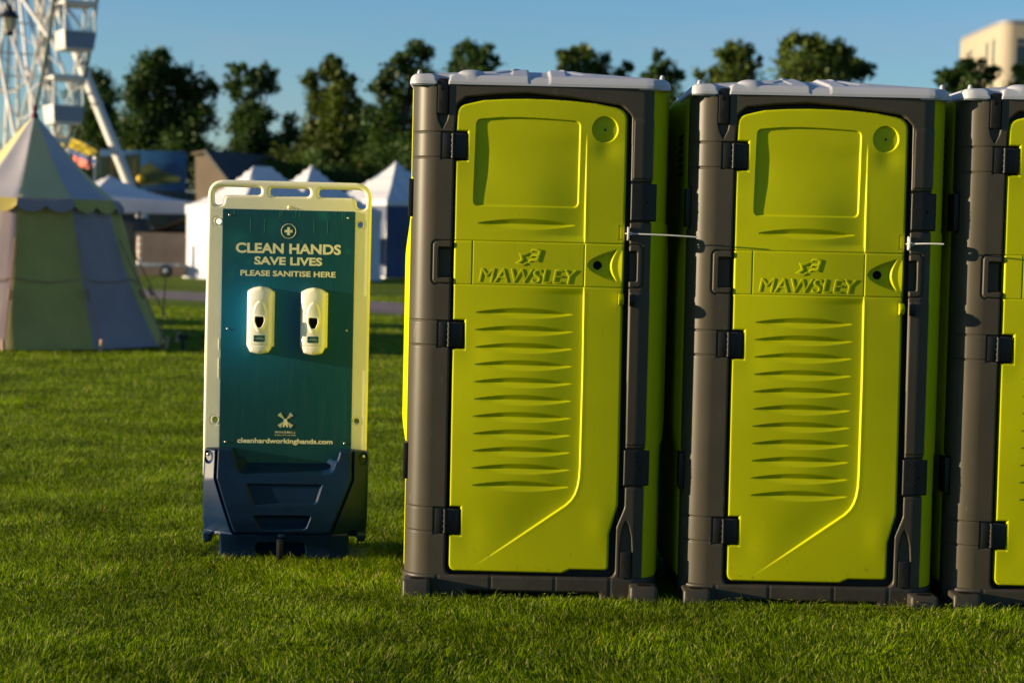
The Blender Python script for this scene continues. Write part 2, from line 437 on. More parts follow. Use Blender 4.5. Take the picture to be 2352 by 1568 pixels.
_hx = np.linspace(0, 1, 14)
HANDLE = [(.793 + .132 * q, 1.497 - .071 * q ** .55) for q in _hx] + [(.921 - .020 * math.cos(t * PI / 2), 1.497 + .062 * t) for t in np.linspace(-1, 1, 9)] + [(.793 + .132 * q, 1.497 + .071 * q ** .55) for q in _hx[::-1][:-1]]

def door_out(U, V):
    S = sdf(DOOR, U, V)
    for xr, zc in NOTCH:
        nS = np.minimum(np.minimum(xr + .008 - U, .064 - np.abs(V - zc)), U - .1)
        S = np.minimum(S, -nS)
    return S
def groove(d, w, depth): return -depth * (1 - sm(w * 0.3, w, np.abs(d)))
def door_h(x, z, S):
    h = edge_round(S, .010)
    # the low field left of the ridge
    d, s, L = pdist(RIDGE, x, z); inside = sdf(RLOW, x, z) > 0
    amp = sm(0.0, .40, s) * sm(0, .45, L - s)
    band = sm(1.36, 1.40, z) * (1 - sm(1.593, 1.63, z))
    amp = np.maximum(amp, .25 * sm(0, .08, s) * sm(0, .3, L - s)) * (1 - .82 * band)
    low = .0135 * amp * np.exp(-(d / .17) ** 2) * np.where(inside, sm(0, .0045, d), 0)
    h = h - low
    h = h + .0006 * amp * np.exp(-(d / .012) ** 2) * np.where(inside, 0, 1)      # slight bead along the ridge
    h = h - .045 * (x - .52) ** 2
    # soft pillowing and moulded sink marks
    h = h + .004 * np.sin((z - .1) * 1.5) * np.sin((x - .2) / .76 * PI)
    for xr, zc in NOTCH: h = h - .003 * np.exp(-(((x - .29) / .07) ** 2 + ((z - zc + .06) / .09) ** 2))
    h = h + .003 * np.exp(-(((x - .89) / .06) ** 2 + ((z - .33) / .09) ** 2))
    # louvres
    for zc in [1.671] + [1.2765 - .07705 * i for i in range(11)]:
        ax = (x - .5205) / .219; hh = .0238 * (1 - ax * ax); dd = hh - np.abs(z - zc + .002 * 0)
        h = h - .0125 * (1 - np.clip(np.abs(ax), 0, 1) ** 7) * np.where(np.abs(ax) < 1, np.clip(dd / np.maximum(hh, 1e-5), 0, 1), 0)
    # name band
    for zc in (1.592, 1.399): h = h + groove(z - zc, .0042, .0035)
    for xc in (.284, .781): h = h + groove(x - xc, .004, .003) * (np.abs(z - 1.4955) < .095)
    # blind window and round blank
    Sw = sdf(WINDOW, x, z)
    tz = np.clip((z - 1.745) / .39, 0, 1)
    h = h - (.0078 + .0040 * np.sin(tz * PI) ** 2) * sm(0, .006, Sw)
    h = h - .0045 * np.exp(-((Sw - .0) / .006) ** 2) * 0
    rc = np.hypot(x - .858, z - 2.0955)
    h = h - .0100 * (1 - sm(.052, .058, rc))
    h = h - .004 * np.exp(-(((x - .87) / .05) ** 2 + ((z - 2.01) / .05) ** 2))
    # latch recess: deep at the left, its right wall facing the sun
    Sh = sdf(HANDLE, x, z)
    h = h - np.clip(Sh * 1.4, 0, .016) * (Sh > 0)
    cut = x - (.951 - .022 * np.maximum(0, 1 - ((z - 1.495) / .078) ** 2))
    h = h + np.clip(cut, 0, .03) * .32 * (np.abs(z - 1.495) < .078) * (x < .957)
    # faint clasp outline
    q = np.maximum(np.abs(x - .945) - .012, np.abs(z - 1.642) - .03)
    h = h + groove(q, .003, .002) * (x < .955)
    return h

toilet = empty('portable_toilet', (0, 0, 0), 'x', 'portable toilet', 'portable toilets standing in a row')
Y0 = -.008
door = sheet('door', np.linspace(.19, .97, 400), np.linspace(.108, 2.232, 900), door_out, door_h,
             lambda u, v, h: (u, Y0 - h, v), LIME, toilet, skirt=('abs', -.045))
def hug(me, sink):                        # set raised marks on the moulded skin instead of on a flat plane
    v = np.empty(len(me.vertices) * 3, np.float32); me.vertices.foreach_get('co', v); v = v.reshape(-1, 3)
    v[:, 1] += Y0 - door_h(v[:, 0].astype(float), v[:, 2].astype(float), np.ones(len(v))) + sink
    me.vertices.foreach_set('co', v.ravel()); me.update()
lt_ = text('lettering', 'MAWSLEY', .313, .752, 1.4435, .062, 0, LIME, door, bold=.004, extrude=.0046, shear=.18, bevel=.016)
hug(lt_.data, .0022)
# the two-letter emblem above the name, a flag-like mark
mk = MB()
def emb(pts): mk.prism(pts, lambda a, b: (a, 0, b), lambda a, b: (a, -.0048, b), bevel=.0012)
emb([(.489, 1.545), (.510, 1.541), (.531, 1.545), (.531, 1.532), (.507, 1.529), (.516, 1.511), (.495, 1.499), (.51, 1.4955), (.524, 1.500), (.527, 1.492), (.508, 1.487), (.472, 1.498), (.499, 1.516)])
emb([(.540, 1.549), (.549, 1.562), (.566, 1.566), (.594, 1.559), (.580, 1.504), (.567, 1.508), (.548, 1.508), (.533, 1.503), (.537, 1.516), (.552, 1.521), (.569, 1.520), (.572, 1.529), (.553, 1.530), (.541, 1.524), (.543, 1.536), (.558, 1.541), (.574, 1.540), (.576, 1.551), (.556, 1.553)])
hug(mk.build('emblem', LIME, door, 30).data, .0026)
kb = MB()
kb.prism(round_poly([(.0, -.030), (-.034, -.020), (-.040, .0), (-.034, .020), (.0, .030)], .012), lambda a, b: (.935, a - .010, 1.349 + b), lambda a, b: (.957, a - .010, 1.349 + b), bevel=.004)
kb.build('hasp_tab', LIME, door, 40)
MB().prism(circle(.8385, 1.4965, .0195), lambda a, b: (a, .03, b), lambda a, b: (a, .0095, b)).build('keyhole', BLACK, door, 40)
MB().prism(circle(.858, 2.095, .006, 10), lambda a, b: (a, .02, b), lambda a, b: (a, .0066, b)).build('screw', CLIP, door, 40)

# ---- grey front frame
STRAP1 = [(.113, 2.150, 0), (.120, 2.118, 0), (.140, 2.078, .004), (.161, 2.118, 0), (.168, 2.150, 0), (.168, 2.31, 0), (.113, 2.31, 0)]
STRAP2 = [(.968, .223, 0), (.972, .29, 0), (.982, .34, 0), (.996, .367, .004), (1.012, .34, 0), (1.024, .29, 0), (1.029, .223, 0), (1.029, .05, 0), (.968, .05, 0)]
STRAP1 = round_poly(STRAP1, 0); STRAP2 = round_poly(STRAP2, 0)
def frame_out(U, V):
    S = np.minimum(np.minimum(U - U_LEFT, U_GREEN - U), np.minimum(V - .088, 2.292 - V))
    return np.minimum(S, -sdf(OPENING, U, V))
def frame_h(u, z, S):
    So = -sdf(OPENING, u, z)
    h = edge_round(np.maximum(So, 0), .009)
    x = front_path(u)[0]
    for zc in (2.067, 1.9555, 1.235, 1.125, .401, .293):
        h = h + groove(z - zc, .0055, .004) * (u < .188) * sm(-.065, -.02, u)
    h = h - .0035 * (np.abs(z - 2.011) < .0555) * (u < .188) * 0
    h = h - .016 * sm(0, .007, sdf(STRAP1, u, z)) - .012 * sm(0, .007, sdf(STRAP2, u, z))
    # finger recesses either side of the latch
    for (x0, x1, c0, c1) in ((.106, .25, .132, .25), (.90, 1.041, .90, 1.016)):
        q = -np.maximum(np.abs(x - (x0 + x1) / 2) - (x1 - x0) / 2 + .02, np.abs(z - 1.495) - .095 + .02)
        ring = .02 - np.hypot(np.maximum(-q, 0), 0)
        qo = .02 - np.hypot(np.maximum(np.abs(x - (x0 + x1) / 2) - ((x1 - x0) / 2 - .02), 0), np.maximum(np.abs(z - 1.495) - .075, 0))
        h = h + groove(qo, .006, .006) + .004 * sm(0, .006, qo)
        qi = .008 - np.hypot(np.maximum(np.abs(x - (c0 + c1) / 2) - ((c1 - c0) / 2 - .008), 0), np.maximum(np.abs(z - 1.495) - .061, 0))
        h = h - .038 * sm(0, .009, qi)
    # recess for the hinge leaves and side latches
    for xr, zc in HINGE:
        q = np.maximum(np.abs(x - .166) - .030, np.abs(z - zc) - .060); h = h - .007 * (1 - sm(-.002, .003, q))
    for zc, hh in ((1.779, .092), (.598, .089)):
        q = np.maximum(np.abs(u - 1.04) - .075, np.abs(z - zc) - hh); h = h - .010 * (1 - sm(-.004, .002, q))
        q = np.maximum(u + .02, np.abs(z - zc) - hh); h = h - .006 * (1 - sm(-.004, .004, q))
    # the raised plate of the lock post
    h = h + .004 * sm(.985, .989, u) * (sm(.70, .705, z) * (1 - sm(1.375, 1.38, z)) + sm(1.88, 1.885, z) * (1 - sm(2.13, 2.15, z)))
    h = h - .003 * sm(2.215, 2.20, z) * sm(.21, .25, x) * 0
    return h
frame = sheet('front_frame', np.linspace(U_LEFT, U_GREEN, 440), np.linspace(.08, 2.295, 780), frame_out, frame_h, pos_path, GREY, toilet, skirt=('rel', .055))
st = MB(); st.box((.17, .044, .08), (1.0, .056, 2.27)); st.build('door_stop', STOP, frame, None)
MB().box((.952, .012, .10), (.962, .044, 2.20), .002).build('lock_strip', CLIP, frame, 40)
# hinges
for i, (xc, zc) in enumerate(HINGE):
    hb = MB()
    hb.box((.142, -.003, zc - .0555), (.178, .004, zc + .0555), .002)
    hb.box((.197, -.004, zc - .0555), (.2505, .004, zc + .0555), .002)
    for k in range(9):
        z0 = zc - .054 + k * .012; w = .012 if k % 2 else .011
        x0, x1 = (.176, .195) if k % 2 == 0 else (.182, .200)
        hb.tube([(.188, -.004, z0), (.188, -.004, z0 + .0105)], .0085 if k % 2 == 0 else .0068, 12)
        hb.box((min(x0, .188), -.003, z0), (max(x1, .188), .004, z0 + .0105))
    hb.build('hinge', CLIP, door, 40)
# straps with their grip dots and keyholes
def strap(x0, x1, z0, z1, key_z, dots_z, y, parent):
    sb = MB(); xm = (x0 + x1) / 2
    sb.prism(round_poly([(x0, z0), (x1, z0), (x1, z1), (x0, z1)], .009), lambda a, b: (a, y + .014, b), lambda a, b: (a, y, b), bevel=.0025)
    for r_ in range(11):
        n = 5 - abs(r_ - 5) if abs(r_ - 5) < 5 else 1
        n = max(1, min(4, n))
        for c_ in range(n):
            cx = xm + (c_ - (n - 1) / 2) * .0095; cz = dots_z + (r_ - 5) * .0082
            sb.box((cx - .0016, y - .0014, cz - .0016), (cx + .0016, y + .002, cz + .0016))
    o = sb.build('strap', CLIP, parent, 40)
    k = MB(); k.prism(circle(xm, key_z, .009, 14), lambda a, b: (a, y + .004, b), lambda a, b: (a, y - .0006, b))
    k.prism([(xm - .0035, key_z), (xm + .0035, key_z), (xm + .0035, key_z + (.018 if z1 > 1 else -.016)), (xm - .0035, key_z + (.018 if z1 > 1 else -.016))], lambda a, b: (a, y + .004, b), lambda a, b: (a, y - .0004, b))
    k.build('keyhole', BLACK, o, 40)
strap(.1165, .1605, 2.149, 2.304, 2.258, 2.190, -.010, frame)
strap(.974, 1.023, .067, .223, .10, .175, -.006, frame)
# wrap-round latches at the lock post and hinge post
for z0, z1 in ((1.695, 1.863), (.517, .679)):
    us = np.linspace(.978, 1.103, 32); vs = np.linspace(z0, z1, 40)
    zc = (z0 + z1) / 2
    la = sheet('corner_latch', us, vs, lambda U, V: np.minimum(np.minimum(U - .979, 1.102 - U), np.minimum(V - z0 - .001, z1 - .001 - V)),
          lambda u, v, S: .005 + edge_round(S, .005), pos_path, CLIP, frame, skirt=('abs', -.012))
    sb = MB()
    for r_ in range(8):
        for c_ in range(3):
            cx = .995 + c_ * .014 + (r_ % 2) * .007; cz = zc - .035 + r_ * .0105
            sb.box((cx - .0016, -.0068, cz - .0016), (cx + .0016, -.003, cz + .0016))
    sb.build('grip_dots', GREY, la, None)
    MB().prism(circle(1.05, zc, .007, 12), lambda a, b: (a, .01, b), lambda a, b: (a, -.0026, b)).build('screw', BLACK, la, 40)
    l2 = MB(); l2.box((-.010, .075, z0), (.012, .20, z1), .003); l2.build('corner_latch', CLIP, frame, 40)
hs = MB()
hs.prism(round_poly([(.0, -.030), (-.030, -.022), (-.036, .0), (-.030, .022), (.0, .030)], .012), lambda a, b: (.984, a, 1.346 + b), lambda a, b: (1.006, a, 1.346 + b), bevel=.003)
hs.build('hasp_tab', CLIP, frame, 40)
# the drilled seal tab the cable tie runs through
tabo = plate('seal_tab', [round_poly([(-.004, 1.607), (.036, 1.612), (.040, 1.640), (.036, 1.668), (-.004, 1.672)], .014), circle(.020, 1.641, .008, 14)], 0, .009, .002, NYLON, frame)
tabm = tabo.data
for v in tabm.vertices: v.co = Vector((.966 + v.co.y, -v.co.x, v.co.z))
# embossed butterfly on the hinge post
bf = MB()
def wing(sx, c, a, b, rot):
    pts = []
    for k in range(25):
        t = k / 24 * 2 * PI; px_, pz_ = a * math.sin(t) * (.55 + .45 * math.cos(t / 2) ** 2), b * (1 - math.cos(t)) / 2
        x_ = px_ * math.cos(rot) - pz_ * math.sin(rot); z_ = px_ * math.sin(rot) + pz_ * math.cos(rot)
        pts.append((c[0] + x_, .0120, c[1] + z_))
    return pts
bf.tube(wing(1, (.118, .213), .013, .046, R(72)), .0010, 5, False)
bf.tube(wing(1, (.118, .211), .013, .046, R(215)), .0010, 5, False)
bf.tube([(.100, .0125, .193), (.114, .0118, .213), (.116, .0118, .236)], .0010, 5)
bf.tube([(.106, .0122, .194), (.117, .0118, .214), (.138, .0110, .216)], .0009, 5)
for v in bf.bm.verts:
    xx = np.array([v.co.x]); px0, py0, _ = pos_path(xx, xx, xx * 0)
    v.co.y = float(np.interp(v.co.x, np.linspace(0, .2, 60), [float(pos_path(np.array([TR - TR * math.asin(max(0, (TR - q) / TR)) if q < TR else q]), np.array([0.]), np.array([0.]))[1][0]) for q in np.linspace(0, .2, 60)])) + (v.co.y - .0120) * .4
bfo = bf.build('butterfly_emblem', GREY, frame, 60)

# ---- side walls and back
def side_pos(sign):
    def f(u, z, h):                       # u = distance from the front corner going back
        if sign > 0:
            x, y, nx, ny = front_path(u); return x + nx * h, y + ny * h, z
        yy = .16 + u
        rb = .12; e = np.clip((yy - (TD - rb)) / rb, 0, PI / 2)
        x = np.where(yy > TD - rb, rb - rb * np.cos(e), 0); y = np.where(yy > TD - rb, TD - rb + rb * np.sin(e), yy)
        return x - np.cos(e) * h, y + np.sin(e) * h, z
    return f
def side_h_left(u, z, S):
    b = sm(.0, .10, u) * sm(1.0, .8, u)
    h = .002 + b * .026 * sm(.3, .6, u) + b * (.006 + .020 * sm(.62, .80, z) * sm(1.72, 1.5, z))
    return h + edge_round(S, .008)
def side_h_right(u, z, S):
    d = u - U_GREEN
    h = .001 + bow(U_GREEN + 0 * u) * (1 - sm(.02, .3, d)) + sm(.10, .25, d) * (.014 + .012 * sm(.62, .80, z) * sm(1.75, 1.5, z)) + .020 * sm(.3, .6, d)
    for zc in (1.874, 1.69, .695, .512): h = h + groove(z - zc, .005, .005)
    h = h + .004 * (sm(1.69, 1.68, z) * sm(.69, .70, z))
    return h + edge_round(S, .005)
def rect_out(a, b, c, d): return lambda U, V: np.minimum(np.minimum(U - a, b - U), np.minimum(V - c, d - V))
ulen = TD - .16 - .12 + .12 * PI / 2
sw = sheet('side_wall', np.linspace(0, ulen, 60), np.linspace(.098, 2.295, 160), rect_out(0, ulen, .10, 2.29), side_h_left, side_pos(-1), LIMESIDE, toilet, skirt=('rel', .02))
# flip the winding (this side runs the other way round)
sw.data.flip_normals()
ur1 = U_REND + TD - TR - .02
sheet('side_wall', np.linspace(U_GREEN + .002, ur1, 130), np.linspace(.098, 2.295, 180), rect_out(U_GREEN + .002, ur1, .10, 2.29), side_h_right, side_pos(1), LIMESIDE, toilet, skirt=('rel', .02))
MB().box((.03, TD - .03, .1), (TW - .005, TD, 2.29), .004).build('back_wall', LIMESIDE, toilet, None)
vg = MB()
for k in range(6): vg.box((-.012, .30, 2.10 - k * .034), (.004, .50, 2.118 - k * .034), .003)
vg.build('side_vent', CLIP, toilet, 40)

# ---- skid base
ulb = TR - TR * PI / 2 - 1.0; urb = U_REND + 1.0
def base_out(U, V):
    S = np.minimum(np.minimum(U - ulb, urb - U), np.minimum(V - .0, .103 - V))
    x = U
    cut = np.minimum(np.minimum(U - .285, .885 - U), .036 - V - .03 * 0)
    return np.minimum(S, -(np.minimum(cut, .5)))
def base_h(u, z, S):
    h = np.where((u > -.05) & (u < TW + .06), .008, -.006) + edge_round(S, .006)
    for xc in (.155, .396, .684, .928): h = h + groove(u - xc, .004, .004)
    return h
base = sheet('skid_base', np.linspace(ulb, urb, 480), np.linspace(-.012, .11, 26), base_out, base_h, pos_path, BASEGREY, toilet, skirt=('rel', .06))
MB().box((.03, .05, .02), (TW - .03, TD - .02, .098)).build('floor_pan', BASEGREY, base, None)
def lug(x0, x1, ztop, zb, yo):
    l = MB()
    s = 1 if yo < .5 else -1
    P = round_poly([(x0, yo), (x1, yo), (x1, yo + s * .14), (x0, yo + s * .14)], .016)
    l.prism(P, lambda a, b: (a, b, zb - .03), lambda a, b: (a, b, ztop), bevel=.009)
    o = l.build('tie_down_lug', BASEGREY, base, 50)
    MB().prism(circle((x0 + x1) / 2, yo + s * .05, .032, 20, .026), lambda a, b: (a, b, ztop - .01), lambda a, b: (a, b, ztop + .0015)).build('lug_hole', BLACK, o, 40)
lug(.008, .128, .090, .0, -.095); lug(1.016, 1.138, .082, .0, -.095)
lug(.008, .128, .090, .0, TD + .09); lug(1.016, 1.138, .082, .0, TD + .09)

# ---- white roof
ROOF = [(-.010, -.014, .10), (.112, -.014, 0), (.113, .012, 0), (.162, .012, 0), (.163, -.014, 0), (1.150, -.014, .11),
        (1.150, TD + .012, .10), (-.010, TD + .012, .10)]
ROOF = round_poly(ROOF, 0, 8)
def roof_h(x, y, S):
    t = np.minimum(np.minimum((x - .06) / .40, (1.08 - x) / .40), np.minimum((y - .015) / .42, (1.14 - y) / .42))
    z = 2.324 + .060 * np.clip(t, 0, 1)
    z = z - .007 * sm(.512, .520, x) * sm(.612, .604, x) * sm(.75, .7, y)
    for (a, b) in ((.445, .512), (.612, .68)):
        z = z + .0045 * sm(a - .01, a, x) * sm(b + .006, b, x) * sm(.02, .10, y) * sm(.80, .75, y)
    q = np.maximum(np.abs(x - .33 - (y - .1) * .35) - .03, np.abs(y - .28) - .14); z = z + .004 * sm(.006, -.006, q)
    q = np.maximum(np.abs(x - .80 + (y - .1) * .35) - .03, np.abs(y - .28) - .14); z = z + .004 * sm(.006, -.006, q)
    for cx, cy, rr, hh in ((.262, .055, .060, .019), (.02, .02, .0, 0)):
        if rr: z = z + hh * np.sqrt(np.maximum(1 - ((x - cx) ** 2 + (y - cy) ** 2) / rr ** 2, 0))
    return z + edge_round(S, .034)
roof = sheet('roof', np.linspace(-.02, 1.16, 240), np.linspace(-.025, TD + .02, 200), lambda U, V: sdf(ROOF, U, V), roof_h, lambda u, v, h: (u, v, h), ROOFM, toilet, skirt=('abs', 2.278))
rp = MB(); rp.box((.0, .0, 2.272), (TW, TD, 2.279)); rp.build('roof_underside', ROOFM, roof, None)
for px_, py_ in ((.032, .035), (1.105, .035), (.032, TD - .04), (1.105, TD - .04)):
    MB().lathe([(.012, -.012), (.011, .010), (.008, .021), (.003, .024)], 14, (px_, py_, 2.318)).build('stacking_peg', ROOFM, roof, 60)

TL = [((-.468, 8.2, -.009), 0.0, 'lime and grey portable toilet with a long white tie, nearest the hand sanitiser stand'),
      ((.777, 8.2, -.025), R(-.15), 'middle lime and grey portable toilet with a short white tie beside its door'),
      ((1.973, 8.2, -.018), R(-.1), 'portable toilet cut off by the right edge of the photo')]
for i, (loc, ry, lab) in enumerate(TL):
    o = toilet if i == 0 else copy_tree(toilet)
    o.location = loc; o.rotation_euler = (0, ry, R((0, -.1, .15)[i])); o['label'] = lab
# cable ties threaded through the seal tabs
def tie(x, y, z, dx, dy, dz, n, label):
    t = MB(); pts = [(x + dx * k / 12, y + dy * k / 12 - .006 * math.sin(k / 12 * PI), z + dz * k / 12 + .0015 * math.sin(k / 12 * PI) - .002 * (k / 12) ** 3) for k in range(13)]
    for a, b in zip(pts[:-1], pts[1:]):
        w = .0029
        t.face([(a[0], a[1], a[2] - w), (b[0], b[1], b[2] - w), (b[0], b[1], b[2] + w), (a[0], a[1], a[2] + w)])
        t.face([(a[0], a[1] + .0016, a[2] + w), (b[0], b[1] + .0016, b[2] + w), (b[0], b[1] + .0016, b[2] - w), (a[0], a[1] + .0016, a[2] - w)])
        t.face([(a[0], a[1], a[2] + w), (b[0], b[1], b[2] + w), (b[0], b[1] + .0016, b[2] + w), (a[0], a[1] + .0016, a[2] + w)])
    t.box((x + .018, y - .010, z - .007), (x + .028, y + .008, z + .007), .002)
    lp = [(x + .022 - .02 * math.cos(k / 10 * 2 * PI) * .6 - .012, y + .012 + .02 * math.sin(k / 10 * 2 * PI), z) for k in range(11)]
    t.tube(lp, .0028, 6, False)
    o = t.build('cable_tie', NYLON, None, None)
    return tag(o, label, 'cable tie', 'white cable ties on the toilet doors')
tie(.492, 8.175, 1.631, .315, -.03, -.006, 0, 'long white cable tie stretching from the left toilet towards the middle one')
tie(1.734, 8.175, 1.614, .150, -.05, .006, 0, 'short white cable tie sticking out beside the middle toilet door')

# ================================================================== HAND SANITISER STAND
SX, SY = -1.078, 9.0
stand = empty('hand_sanitiser_stand', (SX, SY, 0), 'cream and navy hand sanitiser stand with a teal sign and two dispensers', 'sanitiser stand', rz=R(3.5))
KS = 9.10 / 9.0
def fx(x): return (SX + x) * KS - SX
def fz(z): return CAM_H + (z - CAM_H) * KS
def F(pts): return [(fx(p[0]), fz(p[1])) + tuple(p[2:]) for p in pts]
outer = round_poly(F([(-.415, .30, 0), (-.403, 1.848, .085), (.387, 1.848, .085), (.384, .30, 0)]), .08, 10)
slotL = round_poly(F([(-.148, 1.779, .016), (-.148, 1.813, .016), (-.376, 1.815, .085), (-.372, 1.727, .02), (-.331, 1.727, .02), (-.326, 1.774, .03)]), .016, 8)
slotC = round_poly(F([(-.106, 1.776), (-.106, 1.813), (.088, 1.813), (.088, 1.776)]), .018, 6)
slotR = round_poly(F([(.131, 1.776, .016), (.131, 1.813, .016), (.360, 1.815, .085), (.357, 1.722, .02), (.316, 1.724, .02), (.312, 1.774, .03)]), .016, 8)
holes = [circle(fx(a), fz(b), .0135, 16) for a, b in ((-.353, 1.647), (.332, 1.646), (-.353, .684), (.332, .688))]
BY = .08
def fr_out(U, V):
    S = sdf(outer, U, V)
    for q in (slotL, slotC, slotR): S = np.minimum(S, -sdf(q, U, V))
    for a, b in ((-.353, 1.647), (.332, 1.646), (-.353, .684), (.332, .688)): S = np.minimum(S, np.hypot(U - fx(a), V - fz(b)) - .0135)
    return S
def fr_h(x, z, S):
    # a rounded tube round the rim and the grab handles, a flat plate inside
    return .022 + edge_round(S, .015)
sfr = sheet('frame', np.linspace(-.425, .398, 280), np.linspace(.40, 1.865, 480), fr_out, fr_h, lambda u, v, h: (u, BY + .022 - h, v), CREAM, stand, skirt=('abs', -.018))
MB().box((fx(-.32), BY + .030, .42), (fx(.297), BY + .036, fz(1.76)), .002).build('frame_back', CREAM, sfr, 40)
for a, b in ((-.353, 1.647), (.332, 1.646), (-.353, .684), (.332, .688)):
    t = MB(); n = 24
    t.tube([(fx(a) + .0185 * math.cos(k / n * 2 * PI), BY + .001, fz(b) + .0185 * math.sin(k / n * 2 * PI)) for k in range(n + 1)], .0022, 8, False)
    t.build('hole_rim', CREAM, sfr, 60)
cb = MB().lathe([(.012, -.004), (.010, .0), (.004, .004), (.001, .005)], 16).build('centre_boss', CREAM, sfr, 60)
cb.rotation_euler = (R(90), 0, 0); cb.location = (fx(-.012), BY, fz(1.722))
ib = MB()
for z0, z1 in ((.88, .98), (1.02, 1.075)): ib.box((fx(-.342), BY - .003, z0), (fx(-.337), BY + .004, z1), .0015)
ib.build('moulded_rib', CREAM, sfr, 40)

# printed panel
def panel_mat():
    m = bpy.data.materials.new('teal_print'); m.use_nodes = True
    t = m.node_tree; b = t.nodes['Principled BSDF']; L = t.links.new
    tc = t.nodes.new('ShaderNodeTexCoord'); sp = t.nodes.new('ShaderNodeSeparateXYZ'); L(tc.outputs['Object'], sp.inputs[0])
    base = (.001, .058, .078)
    prev = None
    def mixin(fac, colr, prev):
        mx = t.nodes.new('ShaderNodeMix'); mx.data_type = 'RGBA'; L(fac, mx.inputs[0])
        if prev is None: mx.inputs[6].default_value = (*base, 1)
        else: L(prev, mx.inputs[6])
        mx.inputs[7].default_value = (*colr, 1); return mx.outputs[2]
    def spot(cx, cz, r, amt, soft=True):
        sub = t.nodes.new('ShaderNodeVectorMath'); sub.operation = 'DISTANCE'; L(tc.outputs['Object'], sub.inputs[0]); sub.inputs[1].default_value = (cx, BY, cz)
        mr = t.nodes.new('ShaderNodeMapRange'); mr.interpolation_type = 'SMOOTHSTEP'; mr.inputs[1].default_value = r; mr.inputs[2].default_value = 0
        mr.inputs[3].default_value = 0; mr.inputs[4].default_value = amt; L(sub.outputs['Value'], mr.inputs[0]); return mr.outputs[0]
    # the print: a lighter blue glow at mid left, small bokeh lights, darker green towards the foot
    prev = mixin(spot(-.22, 1.16, .46, .85), (.001, .15, .27), prev)
    for cx, cz, r_, a_ in ((.142, 1.69, .045, .5), (.27, 1.515, .022, .5), (.035, 1.555, .02, .4), (-.215, 1.455, .022, .4), (-.30, 1.39, .035, .35), (-.27, 1.56, .09, .3), (-.30, 1.53, .12, .3), (-.10, 1.63, .07, .25)):
        prev = mixin(spot(cx, cz, r_, a_), (.008, .15, .13), prev)
    mr = t.nodes.new('ShaderNodeMapRange'); mr.inputs[1].default_value = 1.2; mr.inputs[2].default_value = .55; mr.inputs[3].default_value = 0; mr.inputs[4].default_value = .6
    L(sp.outputs['Z'], mr.inputs[0]); prev = mixin(mr.outputs[0], (.003, .042, .040), prev)
    mp = t.nodes.new('ShaderNodeMapping'); mp.inputs['Scale'].default_value = (60, 60, 5); L(tc.outputs['Object'], mp.inputs[0])
    nz = t.nodes.new('ShaderNodeTexNoise'); nz.inputs['Scale'].default_value = 1; nz.inputs['Detail'].default_value = 6; L(mp.outputs[0], nz.inputs['Vector'])
    mr = t.nodes.new('ShaderNodeMapRange'); mr.inputs[1].default_value = .52; mr.inputs[2].default_value = .80; mr.inputs[3].default_value = 0; mr.inputs[4].default_value = .10
    L(nz.outputs['Fac'], mr.inputs[0]); prev = mixin(mr.outputs[0], (.06, .10, .10), prev)
    rr = t.nodes.new('ShaderNodeMapRange'); rr.inputs[3].default_value = .20; rr.inputs[4].default_value = .42; L(nz.outputs['Fac'], rr.inputs[0]); L(rr.outputs[0], b.inputs['Roughness'])
    L(prev, b.inputs['Base Color']); b.inputs['Specular IOR Level'].default_value = .45
    return m
pan = plate('sign_panel', [round_poly(F([(-.332, .40, .002), (-.331, 1.709), (.309, 1.709), (.309, .40, .002)]), .008)], BY - .004, .004, .0008, panel_mat(), stand)
PY = BY - .0041
def T(s, x0, x1, z, h, bold, m=INK, ex=.0004, par=pan, sp=1.0): return text('lettering', s, fx(x0), fx(x1), fz(z), h * KS, PY, m, par, bold, ex, 0, sp)
T('CLEAN HANDS', -.265, .242, 1.523, .050, .034)
T('SAVE LIVES', -.175, .152, 1.4625, .0395, .034)
T('PLEASE SANITISE HERE', -.241, .218, 1.4015, .0275, .028)
T('cleanhardworkinghands.com', -.244, .218, .587, .0245, .030)
T('WINDMILL', -.063, .038, .6295, .0105, .01, sp=1.25)
T('SOLUTIONS', -.063, .038, .6155, .0065, .008, sp=1.4)
# cross in a ring
cr = MB(); cx, cz = fx(-.0125), fz(1.607)
for a, b in ((.019, .0065), (.0065, .019)): cr.box((cx - a, PY - (.0012 if a > b else .0015), cz - b), (cx + a, PY, cz + b))
cr.tube([(cx + .035 * math.cos(k / 48 * 2 * PI), PY, cz + .035 * math.sin(k / 48 * 2 * PI)) for k in range(49)], .0011, 6, False)
cr.build('cross_emblem', INK, pan, None)
# windmill emblem: tower and four combed sails
wm = MB(); wx, wz = fx(-.0125), fz(.688)
def wp(a, b): return (wx + a, PY, wz + b)
def wq(a, b): return (wx + a, PY - .0012, wz + b)
wm.prism([(-.008, .002), (0, .009), (.008, .002), (.0135, -.034), (.0045, -.034), (.0045, -.027), (0, -.023), (-.0045, -.027), (-.0045, -.034), (-.0135, -.034)][::-1], wp, wq)
for q in range(4):
    a = R(45 + 90 * q)
    def rt(r_, s_, a=a): return (r_ * math.cos(a) - s_ * math.sin(a), r_ * math.sin(a) + s_ * math.cos(a))
    wm.prism([rt(.006, -.0008), rt(.044, -.0008), rt(.044, .0008), rt(.006, .0008)], wp, wq)
    for k in range(7):
        r_ = .012 + k * .0048; w = .0025 + k * .0013
        wm.prism([rt(r_, -w), rt(r_ + .0026, -w - .0004), rt(r_ + .0026, w + .0004), rt(r_, w)], wp, lambda a_, b_: (wx + a_, PY - .0015, wz + b_))
wm.build('windmill_emblem', INK, pan, None)
